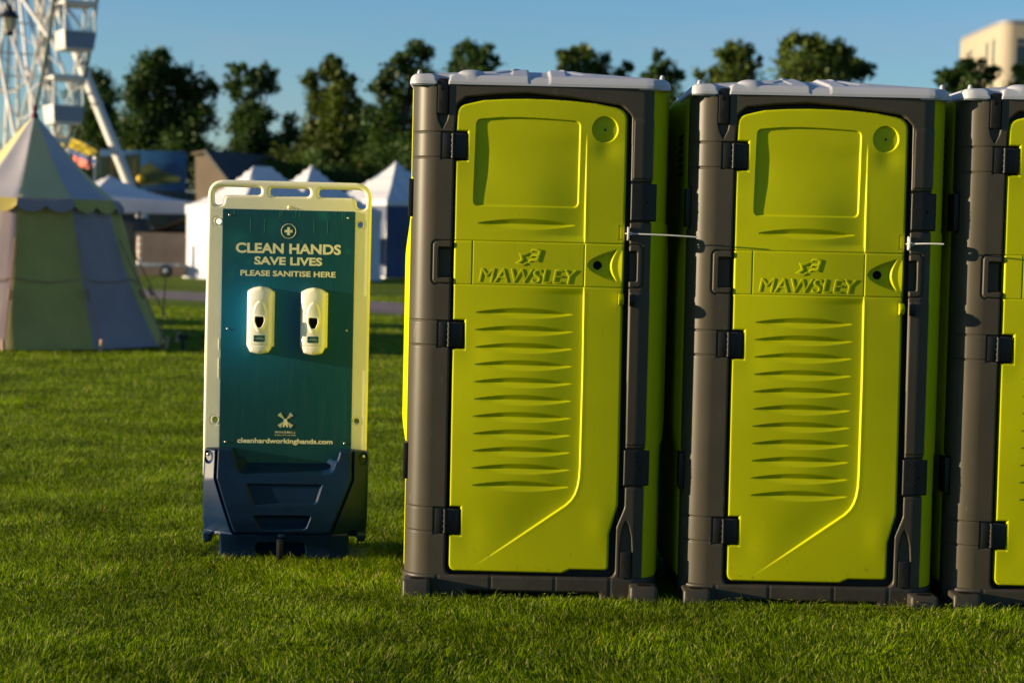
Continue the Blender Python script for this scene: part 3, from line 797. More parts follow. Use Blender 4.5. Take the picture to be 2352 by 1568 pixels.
# faint stepped line printed across the head of the panel
ln = MB()
def pl(pts, r_=.0008):
    P = round_poly([(fx(a), fz(b)) for a, b in pts], .012, 5)
    P[0] = (fx(pts[0][0]), fz(pts[0][1]))
    ln.tube([(a, PY, b) for a, b in P[6:-6]] if len(P) > 20 else [(a, PY, b) for a, b in P], r_, 5, False)
def seg(pts): ln.tube([(fx(a), PY + .0005, fz(b)) for a, b in pts], .0010, 6, False)
def bend(pts, r_=.012):
    out = [pts[0]]
    for i in range(1, len(pts) - 1):
        p = Vector(pts[i]); u = (Vector(pts[i - 1]) - p).normalized() * r_; v = (Vector(pts[i + 1]) - p).normalized() * r_
        for k in range(6):
            w = k / 5; q = (p + u) * (1 - w) ** 2 + p * 2 * w * (1 - w) + (p + v) * w * w; out.append((q.x, q.y))
    out.append(pts[-1]); return out
seg(bend([(-.275, 1.705), (-.275, 1.668), (-.195, 1.668), (-.195, 1.596), (-.128, 1.596), (-.128, 1.668), (-.055, 1.668), (-.055, 1.705)]))
seg(bend([(-.045, 1.705), (-.045, 1.673), (.022, 1.673), (.022, 1.705)]))
seg(bend([(.040, 1.705), (.040, 1.668), (.110, 1.668), (.110, 1.596), (.175, 1.596), (.175, 1.668), (.248, 1.668), (.248, 1.705)]))
seg(bend([(.258, 1.705), (.258, 1.670), (.308, 1.670)]))
ln.build('line_motif', DIMINK, pan, None)
for a, b in ((-.298, 1.679), (.274, 1.677), (-.301, 1.129), (.276, 1.131), (-.301, .577), (.275, .580)):
    s_ = MB().lathe([(.0055, 0), (.005, .002), (.002, .0035)], 12).build('screw', STEEL, pan, 60)
    s_.rotation_euler = (R(90), 0, 0); s_.location = (fx(a), PY, fz(b))

# dispensers
def dispenser(xc, zo):
    k0 = lambda x: fx(x); OUT = round_poly([(-.064, 1.066, .004), (-.064, 1.332, .014), (-.035, 1.347, .03), (.0, 1.354, .05), (.035, 1.347, .03), (.061, 1.332, .014), (.061, 1.066, .004), (.044, 1.032, .012), (0, 1.024, .05), (-.046, 1.032, .012)], .01)
    cxw = fx(xc)
    def hf(x, z, S):
        h = .088 + edge_round(np.minimum(S, .022), .022) * 1.0
        h = h - .012 * (x / .06) ** 2 - .02 * sm(1.28, 1.36, z)
        e = 1 - ((x / .034) ** 2 + ((z - 1.208) / .078) ** 2)
        h = h + .005 * sm(0, .25, e)
        b = 1 - ((x / .027) ** 2 + ((z - 1.178) / .033) ** 2)
        h = h - .004 * np.exp(-((z - 1.068) / .0025) ** 2)
        return h
    d = sheet('dispenser', np.linspace(-.066, .063, 60), np.linspace(1.018, 1.358, 140), lambda U, V: sdf(OUT, U, V), hf,
              lambda u, v, h: (u, -h, v), IVORY, stand, skirt=('abs', .0))
    d.location = (cxw, PY, (CAM_H * (1 - KS)) + zo)
    MB().box((.050, -.018, 1.058), (.0665, .0, 1.33), .004).build('back_plate', IVORY, d, 40)
    but = round_poly([(-.022, 1.207, .008), (.022, 1.207, .008), (.0215, 1.182, .012), (.0095, 1.155, .012), (-.0095, 1.155, .012), (-.0215, 1.182, .012)], .01)
    big = round_poly([(-.028, 1.213, .010), (.028, 1.213, .010), (.0275, 1.182, .014), (.0125, 1.148, .014), (-.0125, 1.148, .014), (-.0275, 1.182, .014)], .01)
    plate('button_rim', [big, but[::-1]], -.102, .012, .003, IVORY, d)
    plate('push_button', [but], -.0965, .006, .001, BLACK, d)
    lab = plate('label_sticker', [round_poly([(-.028, 1.086), (.027, 1.086), (.027, 1.117), (-.028, 1.117)], .004)], -.0900, .005, .0005, mat('teal_sticker', (.003, .075, .085), .3), d)
    text('lettering', 'UP SCHOOL', -.012, .011, 1.1055, .0028, -.0901, INK, lab, .01, .0004)
    text('lettering', 'HAND SANITISER', -.022, .021, 1.1005, .0036, -.0901, INK, lab, .02, .0004)
    return d
dispenser(-.1385, 0); dispenser(.1185, -.001)

# navy base
BOUT = [(-.412, .538, .012), (-.330, .540, 0), (-.272, .540, .008), (-.258, .492, .01), (.236, .492, .01), (.248, .541, .008),
        (.312, .541, 0), (.384, .534, .02), (.387, .46, 0), (.385, .20, 0), (.378, .094, .006), (.342, .094, .006), (.333, .136, .012), (.296, .140, .004), (.300, .0, .004), (-.331, .0, .004), (-.331, .125, .004), (-.366, .128, .01), (-.376, .083, .006), (-.410, .083, .006),
        (-.420, .18, 0), (-.417, .458, .01)]
BOUT = round_poly(BOUT, 0)
LID = round_poly([(-.349, .60, 0), (-.352, .40, .03), (-.262, .130, .03), (.211, .132, .03), (.313, .40, .03), (.312, .60, 0)], .02)
INS1 = round_poly([(-.207, .379), (.171, .381), (.141, .281, .03), (-.171, .276, .03)], .012)
INS2 = round_poly([(-.166, .226), (.118, .229), (.093, .155, .03), (-.131, .151, .03)], .01)
NOTCHB = round_poly([(-.272, .70, 0), (-.262, .50, .02), (-.245, .434, .03), (-.205, .424, .02), (.165, .424, .02), (.215, .436, .03), (.238, .50, .02), (.248, .70, 0)], .02)
ARCH = round_poly([(-.165, -.05), (-.155, .088), (.085, .09), (.105, -.05)], .03)
def nb_h(x, z, S):
    Sl = sdf(LID, x, z)
    bulge = .045 * sm(.56, .25, z) * sm(.02, .22, z)
    h = .115 + bulge
    h = h + groove(Sl, .008, .018)
    h = h - np.clip(-Sl - .006, 0, 1) * np.where(z < .13, .12, .85) * (z > -.1)       # wings fall back to the sides
    h = np.maximum(h, -.02)
    h = h + .010 * sm(.0, .012, Sl)
    h = h - .014 * sm(0, .009, sdf(INS1, x, z))
    S2 = sdf(INS2, x, z); h = h - np.clip(S2 * 2.2, 0, .035) * sm(.145, .20, z) - .010 * sm(0, .008, S2)
    h = h - .085 * sm(0, .012, sdf(ARCH, x, z))
    # bolt pockets in the two shoulders
    for bx, bz in ((-.392, .500), (.362, .500)):
        q = 1 - np.hypot((x - bx) / .024, (z - bz) / .034); h = h - .018 * sm(0, .35, q)
    # the ledge behind the lid
    Sn = sdf(NOTCHB, x, z); h = h - np.minimum(np.clip(Sn, 0, 1) * 2.4, .115) * (z > .38) - .008 * sm(0, .01, Sn)
    h = h + edge_round(S, .012)
    return h
nb = sheet('tank_base', np.linspace(-.428, .395, 330), np.linspace(-.008, .548, 222), lambda U, V: sdf(BOUT, U, V), nb_h,
           lambda u, v, h: (u, .10 - h - 0 * u, v), NAVY, stand, skirt=('abs', -.035))
tk = MB(); tk.prism(round_poly([(-.405, .10), (.372, .10), (.36, .40), (-.392, .40)], .03), lambda a, b: (a, b + .02, .10), lambda a, b: (a, b + .02, .43), bevel=.02); tk.build('tank_back', NAVY, nb, 40)
for bx, bz in ((-.392, .512), (.362, .512)):
    s_ = MB().lathe([(.009, 0), (.008, .004), (.003, .006)], 12).build('bolt', STEEL, nb, 60)
    s_.rotation_euler = (R(90), 0, 0); s_.location = (bx, .10 - .085, bz)
lt = MB(); lt.box((-.050, -.052, .0), (-.018, -.03, .108), .004); lt.box((-.043, -.058, .02), (-.025, -.048, .095), .003)
lt.build('latch', CLIP, nb, 40)
MB().box((-.042, -.066, .118), (-.006, -.05, .134), .004).build('latch_catch', NAVY, nb, 40)

# ================================================================== GROUND
def ground_mat():
    m = bpy.data.materials.new('lawn_ground'); m.use_nodes = True
    t = m.node_tree; b = t.nodes['Principled BSDF']; L = t.links.new
    g = t.nodes.new('ShaderNodeNewGeometry')
    def noise(sc, det, stretch=(1, 1, 1)):
        mp = t.nodes.new('ShaderNodeMapping'); mp.inputs['Scale'].default_value = stretch; L(g.outputs['Position'], mp.inputs[0])
        n = t.nodes.new('ShaderNodeTexNoise'); n.inputs['Scale'].default_value = sc; n.inputs['Detail'].default_value = det; n.inputs['Roughness'].default_value = .65
        L(mp.outputs[0], n.inputs['Vector']); return n.outputs['Fac']
    cr = t.nodes.new('ShaderNodeValToRGB'); e = cr.color_ramp.elements
    e[0].position = .30; e[0].color = (.022, .046, .001, 1); e[1].position = .72; e[1].color = (.16, .225, .004, 1)
    L(noise(9, 8, (1, .45, 1)), cr.inputs[0])
    r = t.nodes.new('ShaderNodeMapRange'); r.inputs[1].default_value = .3; r.inputs[2].default_value = .7; r.inputs[3].default_value = .65; r.inputs[4].default_value = 1.3
    L(noise(.35, 4, (.5, 1, 1)), r.inputs[0])
    mx = t.nodes.new('ShaderNodeMix'); mx.data_type = 'RGBA'; mx.blend_type = 'MULTIPLY'; mx.inputs[0].default_value = 1
    L(cr.outputs[0], mx.inputs[6]); L(r.outputs[0], mx.inputs[7]); L(mx.outputs[2], b.inputs['Base Color'])
    b.inputs['Roughness'].default_value = .9; b.inputs['Specular IOR Level'].default_value = .1
    bp = t.nodes.new('ShaderNodeBump'); bp.inputs['Strength'].default_value = .8; bp.inputs['Distance'].default_value = .08
    L(noise(14, 8), bp.inputs['Height']); L(bp.outputs[0], b.inputs['Normal'])
    return m
def lawn_z(x, y):
    z = .013 * np.sin(1.9 * x + 1.1 * np.sin(1.3 * y)) * np.sin(2.6 * y + .8 * np.sin(1.1 * x + 2)) + .012 * np.sin(.8 * y + .5 * np.sin(.7 * x)) * np.sin(.55 * x + 1)
    z = z + .006 * np.sin(4.3 * x + 2 * np.sin(2.2 * y)) * np.sin(5.1 * y + 1.3)
    flat = sm(1.0, .35, np.maximum(np.maximum(-1.7 - x, x - 3.4), np.maximum(7.9 - y, y - 9.8)))
    edge = sm(62, 52, y) * sm(3.0, 4.5, y) * sm(24, 20, np.abs(x)) * sm(8, 16, y + 12)
    pth = sm(0, 1.5, np.abs(y - (A.y + C_.y) / 2 - (x - (A.x + C_.x) / 2) * (B.y - A.y) / (B.x - A.x)) - 6)
    return z * (1 - flat) * edge * pth
A = ground_at(324, 665); B = ground_at(930, 696); C_ = ground_at(324, 683)
gxs = np.concatenate([[-900, -300, -90, -40], np.arange(-25, 25.01, .22), [40, 90, 300, 900]]); gys = np.concatenate([[-60, -20, -5, 1], np.arange(3, 64.01, .22), [70, 90, 140, 300, 700, 1800]])
GX, GY = np.meshgrid(gxs, gys, indexing='ij'); ii = np.arange(GX.size).reshape(GX.shape)
gme = bpy.data.meshes.new('lawn'); setmesh(gme, np.stack([GX, GY, lawn_z(GX, GY)], -1).reshape(-1, 3), np.stack([ii[:-1, :-1], ii[1:, :-1], ii[1:, 1:], ii[:-1, 1:]], -1).reshape(-1, 4))
gme.shade_smooth()
tag(link('lawn', gme, ground_mat()), kind='structure')
PATHM = mat('worn_path', (.20, .155, .15), rough=.9, spec=.1, noise=(.6, .2), bump=(8, .4))
pm = MB()
pts = [(-40, None)]
A = ground_at(324, 665); B = ground_at(930, 696); C_ = ground_at(324, 683); D_ = ground_at(930, 722)
d1 = (B - A); d2 = (D_ - C_)
pm.face([tuple(C_ - d2 * 3 + Vector((0, 0, .004))), tuple(D_ + d2 * 1.2 + Vector((0, 0, .004))), tuple(B + d1 * 1.2 + Vector((0, 0, .004))), tuple(A - d1 * 3 + Vector((0, 0, .004)))])
tag(pm.build('path', PATHM, None, None), kind='structure')

GRASSM = leafmat('grass_blades', (.020, .058, .0005), (.25, .355, .002), trans=.45, rough=.6, pos_noise=(1.6, .42), spec=.07, third=(.42, .38, .12))
def grass():
    V = []; Q = []; Tt = []; off = 0
    def zone(y0, y1, dens0, seg2):
        nonlocal off
        n = 0; ys = []; xs = []
        area_bins = np.linspace(y0, y1, 40)
        for a, b in zip(area_bins[:-1], area_bins[1:]):
            ym = (a + b) / 2; w = .277 * 1.06 * ym + 1.7
            cnt = int(2 * w * (b - a) * dens0 * (min(1, 9.0 / ym)) ** 2.1)
            ys.append(rng.uniform(a, b, cnt)); xs.append(rng.uniform(-w, w, cnt))
        x = np.concatenate(xs); y = np.concatenate(ys)
        ok = ~((x > -.44) & (x < 3.3) & (y > 8.13) & (y < 9.36)) & ~((x > -1.5) & (x < -.70) & (y > 9.0) & (y < 9.42))
        ok &= ~((y > 36) & (np.abs(y - (A.y + (x - A.x) * (B.y - A.y) / (B.x - A.x)) + 4.2) < 4.4))
        ok &= ~(np.hypot(x + 6.55, y - 25.5) < 1.7)
        x, y = x[ok], y[ok]; n = len(x)
        f = np.maximum(1, y / 9.0)
        patch = .5 + .5 * np.sin(x * 1.7 + 1.3 * np.sin(y * 1.1)) * np.sin(y * 1.9 + x * .6)
        tuft = .5 + .5 * np.sin(x * 23 + 2.1 * np.sin(y * 17)) * np.sin(y * 29 + 1.7 * np.sin(x * 13))
        ht = rng.gamma(6, .0033, n) * (.62 + .40 * patch + .42 * tuft) * f ** .35
        w = rng.uniform(.0009, .0019, n) * f ** 1.1
        fld = np.sin(x * 3.1 + 1.5 * np.sin(y * 2.3)) + np.sin(y * 3.7 + 1.9 * np.sin(x * 2.1 + 1)) + .8 * np.sin(x * 9.1 + y * 6.3 + 2 * np.sin(y * 5))
        ld = fld * 1.7 + rng.normal(0, .95, n); ang = ld + PI / 2 + rng.normal(0, .6, n); lean = rng.uniform(.2, 1.3, n) * ht
        ca, sa = np.cos(ang) * w, np.sin(ang) * w; lx, ly = np.cos(ld) * lean, np.sin(ld) * lean
        z0 = np.zeros(n)
        p0 = np.stack([x - ca, y - sa, z0], 1); p1 = np.stack([x + ca, y + sa, z0], 1)
        tip = np.stack([x + lx, y + ly, ht], 1)
        if seg2:
            m0 = np.stack([x - ca * .8 + lx * .3, y - sa * .8 + ly * .3, ht * .6], 1); m1 = np.stack([x + ca * .8 + lx * .3, y + sa * .8 + ly * .3, ht * .6], 1)
            v = np.stack([p0, p1, m1, m0, tip], 1).reshape(-1, 3); i = off + np.arange(n) * 5
            Q.append(np.stack([i, i + 1, i + 2, i + 3], 1)); Tt.append(np.stack([i + 3, i + 2, i + 4], 1)); off += 5 * n
        else:
            v = np.stack([p0, p1, tip], 1).reshape(-1, 3); i = off + np.arange(n) * 3
            Tt.append(np.stack([i, i + 1, i + 2], 1)); off += 3 * n
        v[:, 2] += np.repeat(lawn_z(x, y), 5 if seg2 else 3)
        V.append(v)
    zone(5.6, 10.5, 12000, True); zone(10.5, 17, 11000, False); zone(17, 48, 7000, False)
    me = bpy.data.meshes.new('grass'); setmesh(me, np.concatenate(V), np.concatenate(Q), np.concatenate(Tt))
    return link('grass', me, GRASSM)
tag(grass(), 'short mown lawn grass', 'grass', kind='stuff')
# clover and small weeds among the grass near the cabins
def weeds():
    m = MB(); bmw = m.bm
    for k in range(900):
        x = rng.uniform(-2.4, 2.9); y = rng.uniform(6.3, 8.15) if k % 3 else rng.uniform(7.8, 8.15)
        z = rng.uniform(.015, .04); a0 = rng.uniform(0, 6.28); r_ = rng.uniform(.004, .009)
        for q in range(3):
            a = a0 + q * 2.09; cx, cy = x + math.cos(a) * r_, y + math.sin(a) * r_
            vs = [bmw.verts.new((cx + r_ * .9 * math.cos(t), cy + r_ * .9 * math.sin(t), z + .3 * r_ * math.cos(t - a) + rng.uniform(-.001, .001))) for t in (0, 1.26, 2.51, 3.77, 5.03)]
            bmw.faces.new(vs)
    return m.build('clover', leafmat('clover_leaf', (.07, .12, .008), (.24, .28, .02), .4), None, None)
tag(weeds(), 'clover leaves scattered in the lawn', 'clover', kind='stuff')

# ================================================================== STRIPED BELL TENTS
CANVAS_A = mat('grey_blue_canvas', (.29, .235, .245), rough=.85, spec=.1, noise=(2, .10), bump=(60, .15), trans=.12)
CANVAS_B = mat('yellow_canvas', (.40, .33, .10), rough=.85, spec=.1, noise=(2, .10), bump=(60, .15), trans=.12)
CANVAS_W = mat('pale_grey_canvas', (.40, .38, .42), rough=.85, spec=.1, noise=(2, .08), bump=(60, .15), trans=.15)
CANVAS_Y = mat('pale_yellow_canvas', (.58, .50, .26), rough=.85, spec=.1, noise=(2, .08), bump=(60, .15), trans=.15)
ROPE = mat('hemp_rope', (.30, .17, .10), rough=.9)
WOOD = mat('peg_wood', (.45, .28, .17), rough=.8)
RED = mat('red_paint', (.12, .03, .03), rough=.5)
def bell_tent(loc, label, ropes=True, a0=R(-90 + 4)):
    t = empty('bell_tent', loc, label, 'bell tent', 'striped medieval bell tents')
    N = 10; SUB = 8
    re, rb, ze, zp = 1.12, 1.80, 1.98, 3.14
    def ringpt(r, a, z): return (r * math.cos(a), r * math.sin(a), z)
    def surf(name, prof, mats, swap, sag, parent, fold=0):
        b = bmesh.new(); rows = []
        for (r, z) in prof:
            row = []
            for k in range(N * SUB):
                u = (k % SUB) / SUB; a = a0 + k * 2 * PI / (N * SUB)
                chord = math.cos(PI / N) / math.cos((u - .5) * 2 * PI / N)
                rr = r * (1 - (1 - chord) * .8) * (1 - sag * math.sin(u * PI) * math.sin(min(1, max(0, (z - prof[0][1]) / (prof[-1][1] - prof[0][1] + 1e-6))) * PI))
                rr += fold * (math.sin(k * 2.1 + z * 1.3) * .014 + math.sin(k * .9 + z * 3) * .012 + math.sin(k * .47 - z * 2.2) * .016)
                row.append(b.verts.new(ringpt(rr, a, z)))
            rows.append(row)
        n = N * SUB
        for i in range(len(rows) - 1):
            for k in range(n):
                f = b.faces.new((rows[i][k], rows[i][(k + 1) % n], rows[i + 1][(k + 1) % n], rows[i + 1][k])); f.material_index = ((k // SUB) + swap) % 2; f.smooth = True
        me = bpy.data.meshes.new(name); b.to_mesh(me); b.free()
        return link(name, me, mats, parent)
    w = surf('tent_wall', [(rb + .06, .02), (rb, .08), (re + .45, .60), (re + .26, 1.1), (re + .10, 1.6), (re - .02, ze)], [CANVAS_B, CANVAS_A], 0, .0, t, fold=1)
    prof = [(re + .04, ze - .02)] + [(re * (1 - q) ** 1.0 * (1 - .10 * math.sin(q * PI)), ze + (zp - ze) * q) for q in np.linspace(.02, .985, 10)]
    surf('tent_roof', prof, [CANVAS_Y, CANVAS_W], 0, .055, t)
    # scalloped valance in the opposite colours, two scallops to a panel
    b = bmesh.new(); n = N * 16
    top = []; bot = []
    for k in range(n):
        a = a0 + k * 2 * PI / n; u = (k % 8) / 8; drop = .10 + .085 * math.sin(u * PI) ** .7
        uu = (k % 16) / 16; chord = math.cos(PI / N) / math.cos((uu - .5) * 2 * PI / N); c_ = 1 - (1 - chord) * .8
        top.append(b.verts.new(ringpt((re + .045) * c_, a, ze))); bot.append(b.verts.new(ringpt((re + .12) * c_, a, ze - drop)))
    for k in range(n):
        f = b.faces.new((bot[k], bot[(k + 1) % n], top[(k + 1) % n], top[k])); f.material_index = (k // 16) % 2
    me = bpy.data.meshes.new('valance'); b.to_mesh(me); b.free(); link('valance', me, [CANVAS_A, CANVAS_B], t)
    fb = MB(); fb.lathe([(.06, -.08), (.05, .0), (.03, .02), (.03, .05), (.04, .065), (.035, .09), (.012, .12), (.006, .15)], 14, (0, 0, zp))
    fb.build('finial', RED, t, 50)
    if ropes:
        for k in range(N):
            a = a0 + k * 2 * PI / N
            rp_ = MB(); p0 = ringpt(re + .17, a, 1.45); p1 = ringpt(rb + .20, a, .06)
            rp_.tube([p0, p1], .010, 6); rp_.tube([ringpt(re + .47, a, .78), ringpt(re + .53, a, .66)], .022, 6)
            ro = rp_.build('guy_rope', ROPE, t, None)
            pg = MB(); pg.tube([ringpt(rb + .18, a, -.02), ringpt(rb + .22, a, .16)], [.028, .022], 8); pg.build('peg', WOOD, ro, 60)
        gr = MB(); gr.tube([ringpt(re + .32 + (.004 if k % 4 else 0), a0 + k * 2 * PI / 40, .93 - .05 * math.sin((k % 4) / 4 * PI)) for k in range(41)], .008, 5, False)
        gr.build('girth_rope', ROPE, t, None)
    return t
bt = bell_tent((-6.62, 25.5, 0), 'striped yellow and grey bell tent with scalloped valance beside the sanitiser stand')
bell_tent((-13.5, 27.2, 0), 'added striped bell tent out of view at left, shadowing the lawn behind the near one', False)  # unseen tent, added to throw a shadow band across the lawn
bell_tent((-15.5, 30.5, 0), 'added striped bell tent farthest out of view at left, shadowing the lawn', False)  # also unseen, added for a second shadow band farther back
# thin tent pole with its line to the right of the bell tent
pb = MB(); g0 = ground_at(368, 800); g1 = at(382, 625, g0.y)
pb.tube([g0, g1], [.012, .010], 6); pb.tube([g1, at(300, 660, g0.y + .5)], .005, 5)
tag(pb.build('storm_pole', ROPE, None, None), 'thin leaning pole with a rope in the grass beside the striped bell tent', 'tent pole')
k = MB(); g0 = ground_at(421, 803); k.tube([g0, g0 + Vector((0, 0, .19))], [.03, .02], 7); k.box(g0 + Vector((-.07, -.03, .15)), g0 + Vector((.07, .03, .21)), .01)
tag(k.build('marker_peg', CLIP, None, 40), 'small dark peg in the lawn left of the sanitiser stand', 'peg')

# ================================================================== WHITE EVENT TENTS
WHITEPVC = mat('white_pvc', (.60, .60, .64), rough=.5, spec=.3, noise=(1.5, .05), trans=.15)
STRIPEPVC = mat('pale_grey_pvc', (.42, .45, .50), rough=.5, spec=.3)
NAVYWALL = mat('navy_tarpaulin', (.008, .026, .095), rough=.6, noise=(2, .2))
ALU = mat('aluminium_pole', (.55, .55, .55), rough=.4, metal=.8)
def gazebo(loc, half, ze, zp, rz, label, ridge=0.0, walls=True, wallmat=None, sag=.10, val=.30, stripes=False):
    g = empty('gazebo', loc, label, 'gazebo', 'white event gazebos beyond the path', rz)
    n = 10; b = bmesh.new(); grid = {}
    for i in range(-n, n + 1):
        for j in range(-n, n + 1):
            x, y = i / n * half, j / n * half
            q = max(abs(x) - ridge if abs(x) > ridge else 0, abs(y)) / half
            q = max(max(0, abs(x) - ridge) / (half - ridge), abs(y) / half)
            z = ze + (zp - ze) * ((1 - q) - sag * math.sin(q * PI))
            grid[i, j] = b.verts.new((x, y, z))
    for i in range(-n, n):
        for j in range(-n, n):
            f = b.faces.new((grid[i, j], grid[i + 1, j], grid[i + 1, j + 1], grid[i, j + 1]))
            if stripes and (i % 4 == 0): f.material_index = 1
    me = bpy.data.meshes.new('canopy'); b.to_mesh(me); b.free()
    link('canopy', me, [WHITEPVC, STRIPEPVC], g)
    v = MB(); e = half + .012
    for sx in (0, 1):
        for s in (-1, 1):
            lo = [-e, -e, ze - val]; hi = [e, e, ze + .01]; lo[sx] = s * e - .008; hi[sx] = s * e + .008
            if sx: lo[0] += .01; hi[0] -= .01
            v.box(lo, hi)
    v.build('valance', WHITEPVC, g, None)
    for sx in (-1, 1):
        for sy in (-1, 1):
            p = MB(); h_ = half - .05; p.box((sx * h_ - .025, sy * h_ - .025, .03), (sx * h_ + .025, sy * h_ + .025, ze)); p.box((sx * h_ - .12, sy * h_ - .12, 0), (sx * h_ + .12, sy * h_ + .12, .03)); p.build('leg', ALU, g, None)
    if walls:
        for q in range(4):
            b = bmesh.new(); m_ = 24; rows = []
            for zz in (.0, .12, 1.2, ze - .02):
                row = []
                for k_ in range(m_ + 1):
                    u = -half + 2 * half * k_ / m_; out_ = half - .02 + .02 * math.sin(k_ * 1.7 + q) * (1 - zz / ze) + (.10 if zz == 0 else 0)
                    a = q * PI / 2; row.append(b.verts.new((u * math.cos(a) - (-out_) * math.sin(a) if False else u * math.cos(a) + out_ * math.sin(a), u * math.sin(a) - out_ * math.cos(a), zz)))
                rows.append(row)
            for i in range(3):
                for k_ in range(m_): b.faces.new((rows[i][k_], rows[i][k_ + 1], rows[i + 1][k_ + 1], rows[i + 1][k_]))
            me = bpy.data.meshes.new('side_curtain'); b.to_mesh(me); b.free(); me.shade_smooth()
            link('side_curtain', me, wallmat or WHITEPVC, g)
    return g
def xy(px, py, Y): p = at(px, py, Y); return (p.x, Y, 0)
gazebo(xy(600, 600, 62.5), 1.85, 2.45, 3.80, R(40), 'white walled gazebo with a short ridge, left roof above the sanitiser sign', ridge=.4)
gazebo(xy(712, 600, 65.3), 1.78, 2.45, 4.02, R(40), 'white walled gazebo with a pointed roof, right roof above the sanitiser sign')
gazebo(xy(250, 600, 66.5), 2.2, 2.62, 3.50, R(38), 'open sided white gazebo between the bell tent and the trailer', walls=False, sag=.16, val=.45)
gazebo(xy(905, 600, 72), 1.9, 2.9, 4.50, R(42), 'grey striped white pagoda gazebo with navy walls beside the left toilet', wallmat=NAVYWALL, stripes=True, val=.2)

# things under and round the gazebos
TARP = mat('brown_tarpaulin', (.13, .10, .085), rough=.8, noise=(2, .15), bump=(6, .5))
DARKM = mat('dark_metal', (.012, .014, .018), rough=.5)
c = at(384, 600, 65); s = MB()
b = bmesh.new(); n = 8; g = {}
for i in range(n + 1):
    for j in range(n + 1):
        u = i / n; w = j / n; g[i, j] = b.verts.new((-.95 + 1.9 * u, -.9 + 1.8 * w, 1.50 + .65 * u ** 1.6 - .12 * math.sin(w * PI)))
for i in range(n):
    for j in range(n): b.faces.new((g[i, j], g[i + 1, j], g[i + 1, j + 1], g[i, j + 1]))
s._add(b)
s.box((-.95, -.90, 0), (.95, -.885, 1.50), rot=None); s.box((-.95, .885, 0), (.95, .9, 1.6)); s.box((-.96, -.88, 0), (-.945, .88, 1.5)); s.box((.945, -.88, 0), (.96, .88, 2.1))
o = s.build('stall_cover', TARP, None, 30); o.location = (c.x, 65, 0)
tag(o, 'brown tarpaulin covering a low stall beside the white walled gazebo', 'tarpaulin')
c = at(292, 600, 65.0); s = MB(); s.box((-.95, -.5, .25), (.75, .5, 2.0), .04); s.box((-.6, -.52, 1.2), (.3, -.49, 1.7)); s.box((-.9, -.4, .1), (.7, .4, .28)); s.tube([(.5, -.45, 1.9), (.5, -.45, 2.2)], .06)
o = s.build('generator', DARKM, None, 40); o.location = (c.x, 65.0, 0); tag(o, 'black generator under the open sided white gazebo', 'generator')
c = at(348, 600, 62.6)
tr_ = empty('flat_trailer', (c.x, 62.6, 0), 'small flat trailer with a striped upright post in front of the brown tarpaulin', 'trailer')
s = MB(); s.box((-.95, -.6, .36), (.95, .6, .45), .02); s.box((.95, -.05, .37), (1.5, .05, .43)); s.build('deck', ALU, tr_, 40)
for sx in (-.62, .62):
    w = MB(); w.lathe([(.08, -.06), (.20, -.06), (.22, -.03), (.22, .03), (.20, .06), (.08, .06)], 20); o = w.build('wheel', CLIP, tr_, 40); o.rotation_euler = (R(90), 0, 0); o.location = (sx, -.66, .22)
    h_ = MB(); h_.lathe([(.10, 0), (.09, .02), (.03, .03)], 16); q = h_.build('hub_cap', ALU, o, 40); q.location = (0, 0, .06)
s = MB(); s.tube([(-.32, -.5, .45), (-.32, -.5, 1.35)], .065, 12); po = s.build('post', mat('white_post', (.7, .66, .6), .5), tr_, 60)
for z_ in (.70, .95, 1.18):
    s = MB(); s.tube([(-.32, -.5, z_), (-.32, -.5, z_ + .07)], .072, 12); s.build('band', mat('orange_band', (.5, .2, .10), .5), po, 60)
for lx in (325, 352):
    s = MB(); p = at(lx, 533 if lx == 325 else 541, 66.2); s.tube([(p.x, p.y, .0), (p.x, p.y, p.z - .12)], .02); s.lathe([(.02, -.12), (.09, -.08), (.11, 0), (.09, .08), (.03, .11)], 14, tuple(p))
    tag(s.build('globe_lamp', mat('pale_globe', (.7, .6, .5), .4), None, 60), 'pale round lamp on a stem ' + ('by the generator' if lx == 325 else 'in front of the brown tarpaulin'), 'lamp')

# fairground ride backdrop and canopy
c0 = at(225, 440, 84); c1 = at(425, 440, 84); ztop = at(300, 345, 84).z; zbot = c0.z
rd = empty('ride_trailer', ((c0.x + c1.x) / 2, 84, 0), 'dark fairground ride trailer with a painted blue and green backdrop', 'ride trailer')
hw = (c1.x - c0.x) / 2
s = MB(); s.box((-hw - .1, .0, .5), (hw + .1, 2.4, zbot + .1), .05); s.build('trailer_body', mat('dark_green_paint', (.01, .02, .015), .4, noise=(3, .3)), rd, 40)
s = MB(); s.box((-hw, .2, zbot), (hw, .3, ztop), .02); bd = s.build('backdrop', mat('blue_backdrop', (.010, .075, .20), .5, noise=(1.2, .45)), rd, 40)
def art(name, poly, colr, y):
    s = MB(); s.prism(poly, lambda a, b: (a, .2 - y + .004, b), lambda a, b: (a, .2 - y, b)); s.build(name, mat(name + '_paint', colr, .5, noise=(2, .4)), bd, None)
H_ = ztop - zbot
art('painted_hedge', [(-hw + .02, zbot + .02), (-.15, zbot + .02), (-.12, ztop - .1), (-.9, ztop - .25), (-hw + .02, ztop - .3)], (.008, .03, .012), .006)
art('painted_hill', [(-.1, zbot + .3), (-.1, zbot + .62 * H_), (.3, zbot + .72 * H_), (.8, zbot + .55 * H_), (hw - .25, zbot + .38 * H_), (hw - .3, zbot + .25 * H_), (.6, zbot + .2 * H_)], (.055, .075, .012), .008)
for x_ in (-1.45, -1.0, -.45): art('painted_column', [(x_, zbot + .3), (x_ + .16, zbot + .3), (x_ + .16, ztop - .4), (x_, ztop - .4)], (.07, .055, .006), .012)
